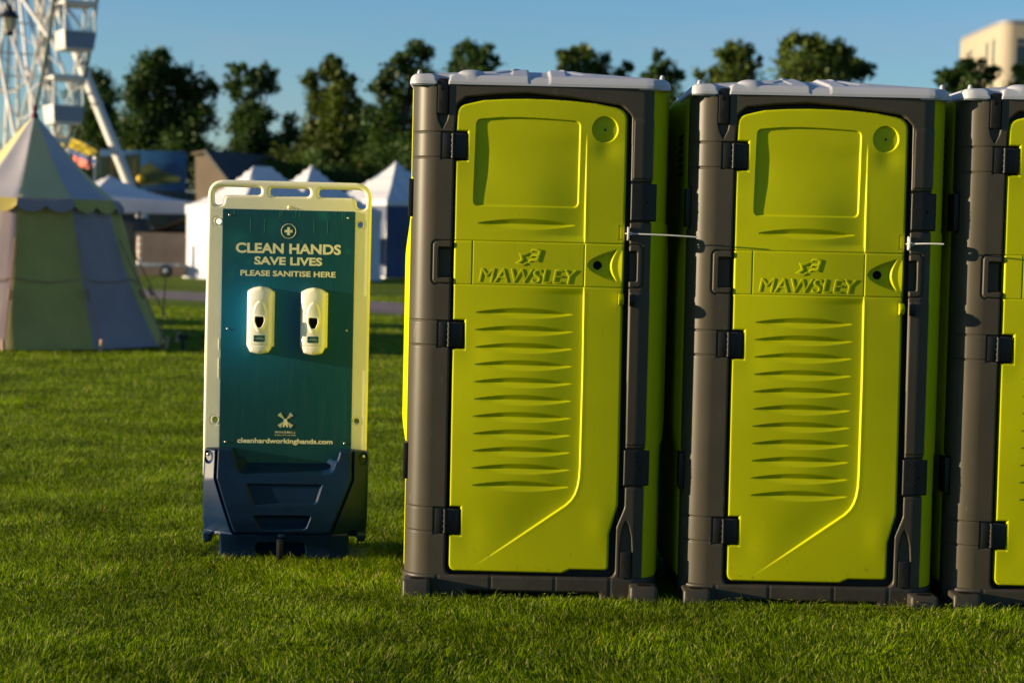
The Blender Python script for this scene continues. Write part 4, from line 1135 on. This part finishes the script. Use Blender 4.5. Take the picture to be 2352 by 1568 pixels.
for x_, z_ in ((-.02, zbot + .62),):
    s = MB(); s.lathe([(.02, -.2), (.16, -.12), (.22, 0), (.16, .12), (.03, .18)], 14); o = s.build('lamp_bowl', mat('yellow_bowl', (.55, .36, .02), .4), rd, 60); o.location = (x_, -.1, z_)
c = at(180, 340, 77)
cv = empty('ride_canopy', (c.x, 77, 0), 'yellow ride awning with blue band and red valance behind the bell tent', 'ride canopy')
YEL = mat('yellow_pvc', (.50, .38, .01), .5, trans=.2)
def aw(pts, name, mm):                    # a sloping strip of cloth with a little thickness
    s = MB(); P = [at(px, py, Y) - Vector((c.x, 77, 0)) for px, py, Y in pts]; nrm_ = (P[1] - P[0]).cross(P[2] - P[0]).normalized() * .03
    b = bmesh.new(); A_ = [b.verts.new(p) for p in P]; B_ = [b.verts.new(p + nrm_) for p in P]; n_ = len(P)
    b.faces.new(A_); b.faces.new(B_[::-1])
    for q in range(n_): b.faces.new((A_[q], B_[q], B_[(q + 1) % n_], A_[(q + 1) % n_]))
    bmesh.ops.recalc_face_normals(b, faces=b.faces); s._add(b); return s.build(name, mm, cv, None)
aw([(100, 318, 80.5), (140, 310, 79.5), (190, 328, 77.6), (222, 347, 76.4), (222, 366, 75.2), (188, 352, 76.6), (150, 336, 78.2), (100, 330, 79.5)], 'canopy', YEL)
aw([(150, 337, 78.1), (188, 353, 76.5), (222, 367, 75.1), (222, 378, 75.1), (188, 364, 76.5), (150, 348, 78.1)], 'band', mat('blue_band', (.01, .04, .16), .5))
aw([(168, 357, 77.2), (200, 370, 75.9), (216, 379, 75.3), (204, 392, 75.7), (168, 374, 77.1)], 'valance', mat('coral_pvc', (.50, .09, .05), .5))
for px_, Y_ in ((218, 75.4), (140, 79.4)):
    p = at(px_, 360, Y_) - Vector((c.x, 77, 0)); s = MB(); s.tube([(p.x, p.y, 0), (p.x, p.y, p.z)], .05); s.build('pole', ALU, cv, 60)

# ================================================================== FERRIS WHEEL
WHITEP = mat('white_painted_steel', (.50, .49, .48), rough=.4, spec=.4, noise=(.5, .08))
RIMDARK = mat('green_grey_rim', (.055, .085, .085), rough=.45)
FY = 80.0
h1 = at(-14, -159, FY); FR = 12.42; FT = .81
dirH = Vector((.505, -.863, 0)).normalized(); axis = Vector((.863, .505, 0)).normalized()
fw_ = empty('ferris_wheel', (h1.x, h1.y, 0), 'tall white ferris wheel with dark rim at the left edge of the photo', 'ferris wheel')
org = Vector(fw_.location); hz = h1.z
NG = 26
def fp(r, a, t): return dirH * (r * math.cos(a)) + Vector((0, 0, hz + r * math.sin(a))) + axis * t
for t in (-FT, FT):
    s = MB(); s.tube([fp(FR, k * 2 * PI / 72, t) for k in range(73)], .085, 8, False); s.build('rim', RIMDARK, fw_, 60)
    s = MB(); s.tube([fp(FR - 1.2, k * 2 * PI / 72, t) for k in range(73)], .06, 6, False); s.build('inner_rim', WHITEP, fw_, 60)
    s = MB()
    for k in range(NG * 2):
        a = k * PI / NG; s.tube([fp(FR, a, t), fp(FR - 1.2, a + PI / NG, t)], .035, 5); s.tube([fp(FR - 1.2, a, t), fp(FR, a + PI / NG, t)], .035, 5)
    s.build('rim_lattice', WHITEP, fw_, None)
    s = MB(); s.tube([fp(FR * .55, k * 2 * PI / 48, t) for k in range(49)], .05, 6, False); s.build('mid_ring', WHITEP, fw_, 60)
for k in range(NG):
    a = k * 2 * PI / NG + R(1.3)
    for t in (-FT, FT):
        s = MB(); s.tube([fp(.6, a, t * 1.0), fp(FR, a, t)], .075, 6)
        s.build('spoke', WHITEP, fw_, 60)
    s = MB(); s.tube([fp(FR, a, -FT), fp(FR, a, FT)], .05, 6); s.tube([fp(FR * .55, a, -FT), fp(FR * .55, a, FT)], .04, 6); s.tube([fp(FR * .78, a, -FT), fp(FR, a, FT)], .03, 5); s.tube([fp(FR * .55, a, -FT), fp(FR * .78, a, FT)], .03, 5)
    s.build('cross_tie', WHITEP, fw_, 60)
s = MB(); s.tube([Vector((0, 0, hz)) - axis * 2.0, Vector((0, 0, hz)) + axis * 2.0], .55, 20); s.build('axle', WHITEP, fw_, 50)
for sg in (-1, 1):
    for q in (-1, 1):
        s = MB(); top = Vector((0, 0, hz)) + axis * (sg * 1.5); foot = axis * (sg * 5.6) + dirH * (q * 6.0)
        s.tube([top, foot], .225, 16); o = s.build('support_leg', WHITEP, fw_, 60)
        for w in (.40, .52, .76):
            p = top.lerp(foot, w); d = (foot - top).normalized(); s = MB(); s.tube([p - d * .05, p + d * .05], .26, 16); s.build('flange', WHITEP, o, 50)
s = MB()
for sg in (-1, 1):
    s.tube([axis * (sg * 5.6) + dirH * -7, axis * (sg * 5.6) + dirH * 7], .25, 8)
s.tube([axis * -6.8, axis * 6.8], .25, 8); s.build('ground_frame', WHITEP, fw_, 50)
# gondolas: a white tub with posts, glazing and a flat roof
GLASS = bpy.data.materials.new('gondola_glass'); GLASS.use_nodes = True
_t = GLASS.node_tree; _g = _t.nodes.new('ShaderNodeBsdfGlossy'); _g.inputs['Roughness'].default_value = .05; _tr = _t.nodes.new('ShaderNodeBsdfTransparent'); _tr.inputs[0].default_value = (.85, .92, .95, 1)
_ms = _t.nodes.new('ShaderNodeMixShader'); _ms.inputs[0].default_value = .14; _t.links.new(_tr.outputs[0], _ms.inputs[1]); _t.links.new(_g.outputs[0], _ms.inputs[2]); _t.links.new(_ms.outputs[0], _t.nodes['Material Output'].inputs['Surface'])
SHADE_BLUE = mat('blue_grey_shade', (.11, .17, .26), rough=.4)  # shade on the tub's outer sides, put into a blue-grey colour
def gondola():
    g = empty('gondola', (0, 0, 0), 'x', 'gondola', 'gondolas of the ferris wheel')
    w, d = .66, .74                       # half width along the axle, half length along the rim
    P = round_poly([(-w, -d), (w, -d), (w, d), (-w, d)], .22)
    s = MB(); s.prism(P, lambda a, b: (a * .86, b * .86, -1.86), lambda a, b: (a, b, -1.16), bevel=.03); s.build('tub', WHITEP, g, 50)
    for sy in (-1, 1): s = MB(); s.prism([(-w * .82, -1.8), (w * .82, -1.8), (w * .92, -1.2), (-w * .92, -1.2)], lambda a, b, sy=sy: (a, sy * (d * (.86 + .14 * (b + 1.86) / .7) - .01), b), lambda a, b, sy=sy: (a, sy * (d * (.86 + .14 * (b + 1.86) / .7) + .012), b)); s.build('tub_shade_face', SHADE_BLUE, g, None)  # added sheets that carry the tub's painted shade
    s = MB(); s.prism(P, lambda a, b: (a * 1.02, b * 1.02, -.20), lambda a, b: (a * 1.02, b * 1.02, -.08)); s.build('roof', WHITEP, g, 30)
    for sx in (-1, 1):
        for sy in (-1, 1):
            s = MB(); s.tube([(sx * (w - .1), sy * (d - .1), -1.16), (sx * (w - .1), sy * (d - .1), -.20)], .05, 8); s.build('post', WHITEP, g, 50)
    s = MB(); s.prism(round_poly([(-w * .97, -d * .97), (w * .97, -d * .97), (w * .97, d * .97), (-w * .97, d * .97)], .2), lambda a, b: (a, b, -1.14), lambda a, b: (a, b, -.6)); s.build('windscreen', GLASS, g, 30)
    s = MB(); s.tube([(-.85, 0, 0), (.85, 0, 0)], .05, 8); s.tube([(0, 0, 0), (0, 0, -.1)], .06, 8); s.build('hanger', WHITEP, g, 50)
    return g
g0 = gondola(); first = True
gl = {25: 'white gondola at the right rim, cut by the top edge of the photo', 24: 'white gondola second from the top edge at the right rim of the wheel', 23: 'white gondola third from the top edge, just above the bell tent tip',
      22: 'white gondola half hidden by the bell tent roof', 21: 'white gondola low on the wheel, behind the bell tent roof', 20: 'white gondola at the foot of the wheel, right of its lowest point', 19: 'white gondola at the very bottom of the wheel',
      18: 'white gondola left of the lowest point of the wheel', 0: 'white gondola just above the top edge of the photo'}
gyaw = math.atan2(axis.y, axis.x)
for k in (24, 25, 23, 22, 21, 20, 19, 18, 0):
    a = k * 2 * PI / NG - R(5.6)
    o = g0 if first else copy_tree(g0); first = False
    p = org + fp(FR, a, 0); o.location = p; o.rotation_euler = (0, 0, gyaw)
    o['label'] = gl[k]

# ================================================================== STREET LAMP
IRON = mat('black_iron', (.008, .010, .010), rough=.45)
LY = 38.0; lp = at(22, 24, LY); ps = at(-95, 0, LY)
sl = empty('street_lamp', (ps.x, LY, 0), 'black street lantern hanging on a bracket before the ferris wheel', 'street lamp')
dx = lp.x - ps.x; zc = lp.z
s = MB(); s.lathe([(.16, 0), (.16, .5), (.09, .7), (.06, 1.2), (.05, zc + .2), (.03, zc + .45)], 14); s.build('pole', IRON, sl, 50)
s = MB(); s.tube([(0, 0, zc + .15), (dx * .5, 0, zc + .28), (dx * .9, 0, zc + .22), (dx, 0, zc + .05)], .03, 8); s.build('bracket', IRON, sl, 60)
s = MB(); s.lathe([(.19, -.15), (.20, -.13), (.13, -.04), (.08, .0), (.07, .06), (.03, .10)], 16, (dx, 0, zc)); s.build('lantern_cap', IRON, sl, 40)
s = MB(); s.lathe([(.085, -.44), (.155, -.15)], 6, (dx, 0, zc)); s.build('lantern_glass', mat('frosted_glass', (.42, .42, .34), .3, trans=.4), sl, 20)
s = MB(); s.lathe([(.04, -.52), (.095, -.47), (.09, -.43)], 12, (dx, 0, zc)); s.build('lantern_base', IRON, sl, 40)

# ================================================================== HOUSES AND THE OFFICE BUILDING
TAN = mat('tan_render', (.13, .10, .07), rough=.9, noise=(.6, .12))
SLATE = mat('dark_slate', (.016, .02, .028), rough=.6, noise=(1, .2))
def house(px0, px1, py_eave, py_ridge, Y, rz, label, depth=9):
    a = at(px0, py_eave, Y); b = at(px1, py_eave, Y); ze = a.z; zr = at(px0, py_ridge, Y).z; w = (b.x - a.x) / 2
    h = empty('house', ((a.x + b.x) / 2, Y, 0), label, 'house', None, rz)
    s = MB(); s.box((-w, 0, 0), (w, depth, ze)); s.prism([(-w, ze), (w, ze), (0, zr)], lambda a_, b_: (a_, 0, b_), lambda a_, b_: (a_, depth, b_)); s.build('wall', TAN, h, None)
    s = MB(); e = .35; sl_ = (zr - ze) / w
    for sg in (-1, 1):
        P = [(0, zr + .05), (sg * (w + e), ze - e * sl_ + .05), (sg * (w + e), ze - e * sl_ + .25), (0, zr + .27)]
        s.prism(P, lambda a_, b_: (a_, -.3, b_), lambda a_, b_: (a_, depth + .3, b_))
    ro = s.build('roof', SLATE, h, None)
    s = MB(); s.box((w * .3, depth * .6, zr - 1), (w * .3 + .8, depth * .6 + .6, zr + 1.0)); s.build('chimney', TAN, ro, None)
    for sx in (-.45, .45):
        s = MB(); s.box((sx * w - .5, -.04, 1.2), (sx * w + .5, .02, 2.6)); s.build('window', mat('dark_pane', (.02, .025, .03), .1), h, None)
hs_ = empty('low_building', xy(488, 600, 93), 'tan low building with a dark lean-to roof between the dark trees', 'low building', rz=R(-24))
def lbp(px, py): p = at(px, py, 93) - Vector(xy(488, 600, 93)); return (p.x, max(p.z, 0))
s = MB(); s.prism([lbp(440, 600), lbp(540, 600), lbp(540, 424), lbp(505, 388), lbp(474, 352), lbp(440, 356)], lambda a, b: (a, 0, b), lambda a, b: (a, 6, b)); s.build('wall', TAN, hs_, None)
s = MB(); s.prism([lbp(470, 350), lbp(546, 432), lbp(546, 427), lbp(474, 345)], lambda a, b: (a, -.25, b + .03), lambda a, b: (a, 6.2, b + .03)); s.build('roof', SLATE, hs_, None)
s = MB(); s.prism([lbp(436, 356), lbp(472, 351), lbp(472, 346), lbp(436, 351)], lambda a, b: (a, -.2, b + .02), lambda a, b: (a, 6.2, b + .02)); s.build('coping', TAN, hs_, None)
house(235, 350, 345, 293, 125, R(20), 'dark roofed house behind the painted ride backdrop')

STONE = mat('cream_stone', (.33, .285, .215), rough=.85, spec=.2, noise=(.08, .05))
DGLASS = mat('dark_window_glass', (.012, .026, .034), rough=.15)
s4 = 2352 / 4096
pA = at(3842 * s4, 168 * s4, 216); pB = at(3990 * s4, 103 * s4, 200)
ob = empty('office_building', (pB.x, 200, 0), 'tall cream office building with slit windows and rounded corner at the right edge', 'office building')
ztop = pB.z; vA = Vector((pA.x - pB.x, 16, 0)); vn = vA.normalized()
rc = 1.5
P = [(vA.x, vA.y)] + [(rc - rc * math.cos(k / 10 * PI / 2), -rc * math.sin(k / 10 * PI / 2)) for k in range(11)]
P += [(24, -.6), (24, 22), (vA.x + 2, vA.y + 4)]
s = MB(); s.prism(P[::-1], lambda a, b: (a, b, 0), lambda a, b: (a, b, ztop)); s.build('wall', STONE, ob, 35)
s = MB(); s.prism([(p[0] * 1.005, p[1] - .05) for p in P[::-1]], lambda a, b: (a, b, ztop + .01), lambda a, b: (a, b, ztop + .45)); s.build('parapet', mat('grey_coping', (.18, .19, .22), .6), ob, 35)
nrm = Vector((-vn.y, vn.x, 0)) * -1
nrm = Vector((vn.y, -vn.x, 0)); nrm = nrm if nrm.x < 0 else -nrm
def slit(f0, f1, z0, z1):
    a = vA * f0; b_ = vA * f1; s = MB()
    s.prism([(a.x, a.y), (b_.x, b_.y), (b_.x + nrm.x * .05, b_.y + nrm.y * .05), (a.x + nrm.x * .05, a.y + nrm.y * .05)], lambda p, q: (p, q, z0), lambda p, q: (p, q, z1)); s.build('window', mat('green_slit_glass', (.05, .085, .06), .3), ob, None)
for f, zt in ((.05, 1.35), (.22, 1.45), (.66, 1.5)): slit(f, f + .05, 8, ztop - zt)
s = MB(); s.box((1.75, -1.56, 4), (22, -1.2, ztop - 1.5)); s.build('glazing', DGLASS, ob, None)
s = MB(); s.box((2.6, -1.58, ztop - 1.3), (23, -1.2, ztop - .25)); s.build('fascia_band', mat('shaded_fascia', (.05, .06, .075), .5), ob, None)  # dark grey puts the shade on this band into its colour
s = MB()
for zz in (7, 10.4, 13.8, 17.2, 20.6, 23.2): s.box((1.7, -1.66, zz), (22, -1.55, zz + .45))
for xx in (3.2, 5.4, 7.6): s.box((xx, -1.68, 4), (xx + .25, -1.54, ztop - 1.5))
s.build('glazing_bars', mat('grey_bars', (.10, .10, .10), .5), ob, None)

# ================================================================== TREES
LEAF_D = leafmat('dark_foliage', (.013, .038, .005), (.050, .098, .010), .32, .55, (.35, .35))
LEAF_L = leafmat('yellow_green_foliage', (.028, .056, .004), (.10, .135, .010), .32, .55, (.35, .35))
BARK = mat('bark', (.05, .04, .03), rough=.95, noise=(3, .3))
def tree(name, blobs, Y, label, cat, leaf=LEAF_D, dens=1.0, trunk=True, group=None, lsize=.245, depthf=.9):
    k = Y / FPX
    P = []; ctr = []
    for (px, py, r) in blobs:
        c = at(px, py, Y + random.uniform(-.5, .5) * r * k * 1.5); rad = r * k * 1.22; ctr.append((c, rad))
        n = int(dens * 620 * rad ** 2 / (lsize / .34) ** 2) + 30
        # sub-clumps give light and dark masses with gaps between them
        m_ = max(7, int(20 * rad)); cl = rng.normal(0, 1, (m_, 3)); cl /= np.linalg.norm(cl, axis=1)[:, None]; cl *= rng.uniform(.45, 1.08, m_)[:, None] * rad * .9
        which = rng.integers(0, m_, n); q = cl[which] + rng.normal(0, 1, (n, 3)) * rad * .22
        P.append(q * np.array([1, depthf, 1]) + np.array(c))
    P = np.concatenate(P); P = P[P[:, 2] > .3]; n = len(P)
    base = ctr[-1][0].copy(); lowest = min(ctr, key=lambda t: t[0].z)
    bx = float(np.mean([c.x for c, r in ctr])); root = Vector((bx, Y, 0))
    u = rng.normal(0, 1, (n, 3)); u /= np.linalg.norm(u, axis=1)[:, None]
    w = rng.normal(0, 1, (n, 3)); w -= u * (u * w).sum(1)[:, None]; w /= np.linalg.norm(w, axis=1)[:, None]
    sz = rng.uniform(.55, 1.25, n)[:, None] * lsize
    a, b = u * sz * .5, w * sz * .34
    v = np.stack([P - a, P + b, P + a, P - b], 1).reshape(-1, 3) - np.array(root)
    me = bpy.data.meshes.new('crown'); setmesh(me, v, np.arange(n * 4).reshape(-1, 4))
    t = empty(name, root, label, cat, group)
    link('crown', me, leaf, t)
    if trunk:
        ht = max(c.z for c, r in ctr); s = MB()
        s.tube([(0, 0, -.1), (.1, 0, ht * .3), (-.05, .1, ht * .55), (.05, 0, ht * .85)], [.38, .28, .2, .06], 10)
        for c, r in ctr:
            p = c - root; z0 = max(1.5, p.z * .62); s.tube([(0, 0, z0), (p.x * .55, p.y * .5, (z0 + p.z) / 2), tuple(p)], [.12, .08, .03], 6)
        s.build('trunk', BARK, t, 60)
    return t
G = 'trees along the far edge of the park'
TREES = [
 (115, LEAF_D, 'dark tree behind the ferris wheel leg', [(215, 188, 28), (235, 222, 32), (200, 215, 35), (225, 275, 42), (205, 330, 50), (250, 270, 22), (185, 400, 60), (225, 420, 55)]),
 (104, LEAF_D, 'broad dark tree above the painted ride backdrop', [(348, 148, 26), (372, 135, 18), (335, 185, 34), (375, 175, 34), (420, 185, 28), (452, 218, 32), (478, 205, 20), (306, 225, 26), (350, 240, 46), (408, 250, 48), (462, 268, 32), (325, 290, 40), (390, 310, 52), (445, 320, 32), (360, 365, 55), (300, 345, 30), (420, 380, 60), (350, 430, 60)]),
 (112, LEAF_D, 'forked tree left of the white gazebo roofs', [(545, 160, 17), (540, 195, 22), (583, 185, 24), (612, 168, 18), (618, 200, 20), (566, 238, 30), (548, 280, 26), (598, 270, 26), (572, 320, 38), (545, 345, 26), (605, 340, 34), (560, 390, 48), (600, 410, 50)]),
 (118, LEAF_D, 'small low tree between the two tallest left trees', [(668, 278, 15), (660, 308, 20), (640, 332, 18), (692, 322, 20), (650, 370, 34), (690, 390, 40), (640, 420, 45)]),
 (102, LEAF_L, 'tall yellowish tree above the two white gazebo roofs', [(757, 150, 20), (722, 182, 22), (765, 185, 32), (805, 188, 14), (735, 228, 32), (778, 236, 32), (748, 285, 40), (715, 310, 22), (790, 298, 34), (758, 345, 52), (725, 395, 50), (790, 400, 52)]),
 (116, LEAF_D, 'lower tree in the gap beside the tallest left tree', [(838, 248, 22), (824, 285, 28), (852, 315, 34), (828, 370, 48), (850, 420, 50)]),
 (100, LEAF_D, 'tallest dark tree leaning over the left corner of the nearest toilet', [(950, 112, 20), (976, 120, 16), (915, 145, 20), (955, 155, 28), (890, 178, 22), (866, 205, 20), (935, 200, 34), (980, 185, 24), (905, 238, 32), (885, 285, 38), (940, 300, 50), (885, 350, 50), (935, 390, 60)]),
 (106, LEAF_D, 'round topped tree behind the roof of the nearest toilet, left', [(1085, 108, 18), (1060, 126, 18), (1115, 122, 18), (1088, 148, 32), (1046, 150, 14), (1136, 144, 12), (1090, 200, 50), (1085, 280, 60)]),
 (108, LEAF_L, 'wide yellowish tree behind the roof of the nearest toilet, right', [(1298, 128, 14), (1320, 122, 14), (1345, 138, 24), (1390, 150, 20), (1308, 150, 24), (1345, 190, 40), (1440, 156, 14), (1425, 175, 18), (1360, 270, 60)]),
 (112, LEAF_D, 'small pointed tree above the gap between the first two toilets', [(1518, 132, 14), (1508, 160, 16), (1535, 160, 16), (1558, 175, 14), (1492, 180, 14), (1525, 210, 40), (1525, 280, 50)]),
 (106, LEAF_L, 'tree with a flat shelf behind the left of the middle toilet roof', [(1690, 108, 16), (1668, 130, 20), (1715, 130, 22), (1695, 152, 28), (1740, 142, 10), (1640, 170, 14), (1608, 172, 12), (1685, 210, 50), (1690, 280, 60)]),
 (100, LEAF_L, 'wide bright tree behind the right of the middle toilet roof', [(1822, 100, 20), (1858, 95, 18), (1795, 138, 14), (1840, 140, 26), (1890, 112, 24), (1932, 122, 24), (1958, 152, 18), (1900, 155, 28), (1998, 162, 12), (1805, 118, 18), (1825, 165, 26), (1868, 125, 26), (1912, 138, 28), (1935, 160, 26), (1975, 165, 20), (1870, 220, 70), (1880, 300, 70)]),
 (96, LEAF_D, 'tree in front of the cream office building', [(2215, 150, 14), (2240, 158, 18), (2272, 165, 18), (2190, 168, 16), (2165, 182, 18), (2182, 186, 20), (2225, 190, 32), (2225, 260, 50)]),
 (96, LEAF_D, 'tree at the right edge before the office building', [(2352, 165, 18), (2372, 150, 24), (2365, 200, 40), (2370, 270, 50)]),
]
for Y, lf, lab, bl in TREES: tree('park_tree', bl, Y, lab, 'tree', lf, group=G)
for (px, py, r, Y, lab) in ((205, 440, 58, 98, 'dark shrub behind the bell tent roof'), (300, 425, 60, 99, 'dark shrub behind the painted ride backdrop'), (560, 440, 50, 101, 'dark shrub behind the tan house'), (640, 420, 55, 97, 'shrub behind the left white gazebo roof'),
                            (730, 430, 60, 96, 'shrub behind the pointed white gazebo roof'), (840, 430, 60, 98, 'shrub behind the striped pagoda gazebo'), (930, 440, 60, 97, 'shrub beside the nearest toilet, beyond the pagoda'), (100, 440, 60, 108, 'shrub behind the ferris wheel foot'), (20, 440, 60, 108, 'shrub at the far left behind the bell tent')):
    tree('shrub', [(px, py, r), (px - r * .6, py + 20, r * .7), (px + r * .6, py + 15, r * .7), (px, py + 50, r * .9)], Y, lab, 'shrub', LEAF_D if px % 20 else LEAF_L, trunk=False, group='shrubs under the far trees')
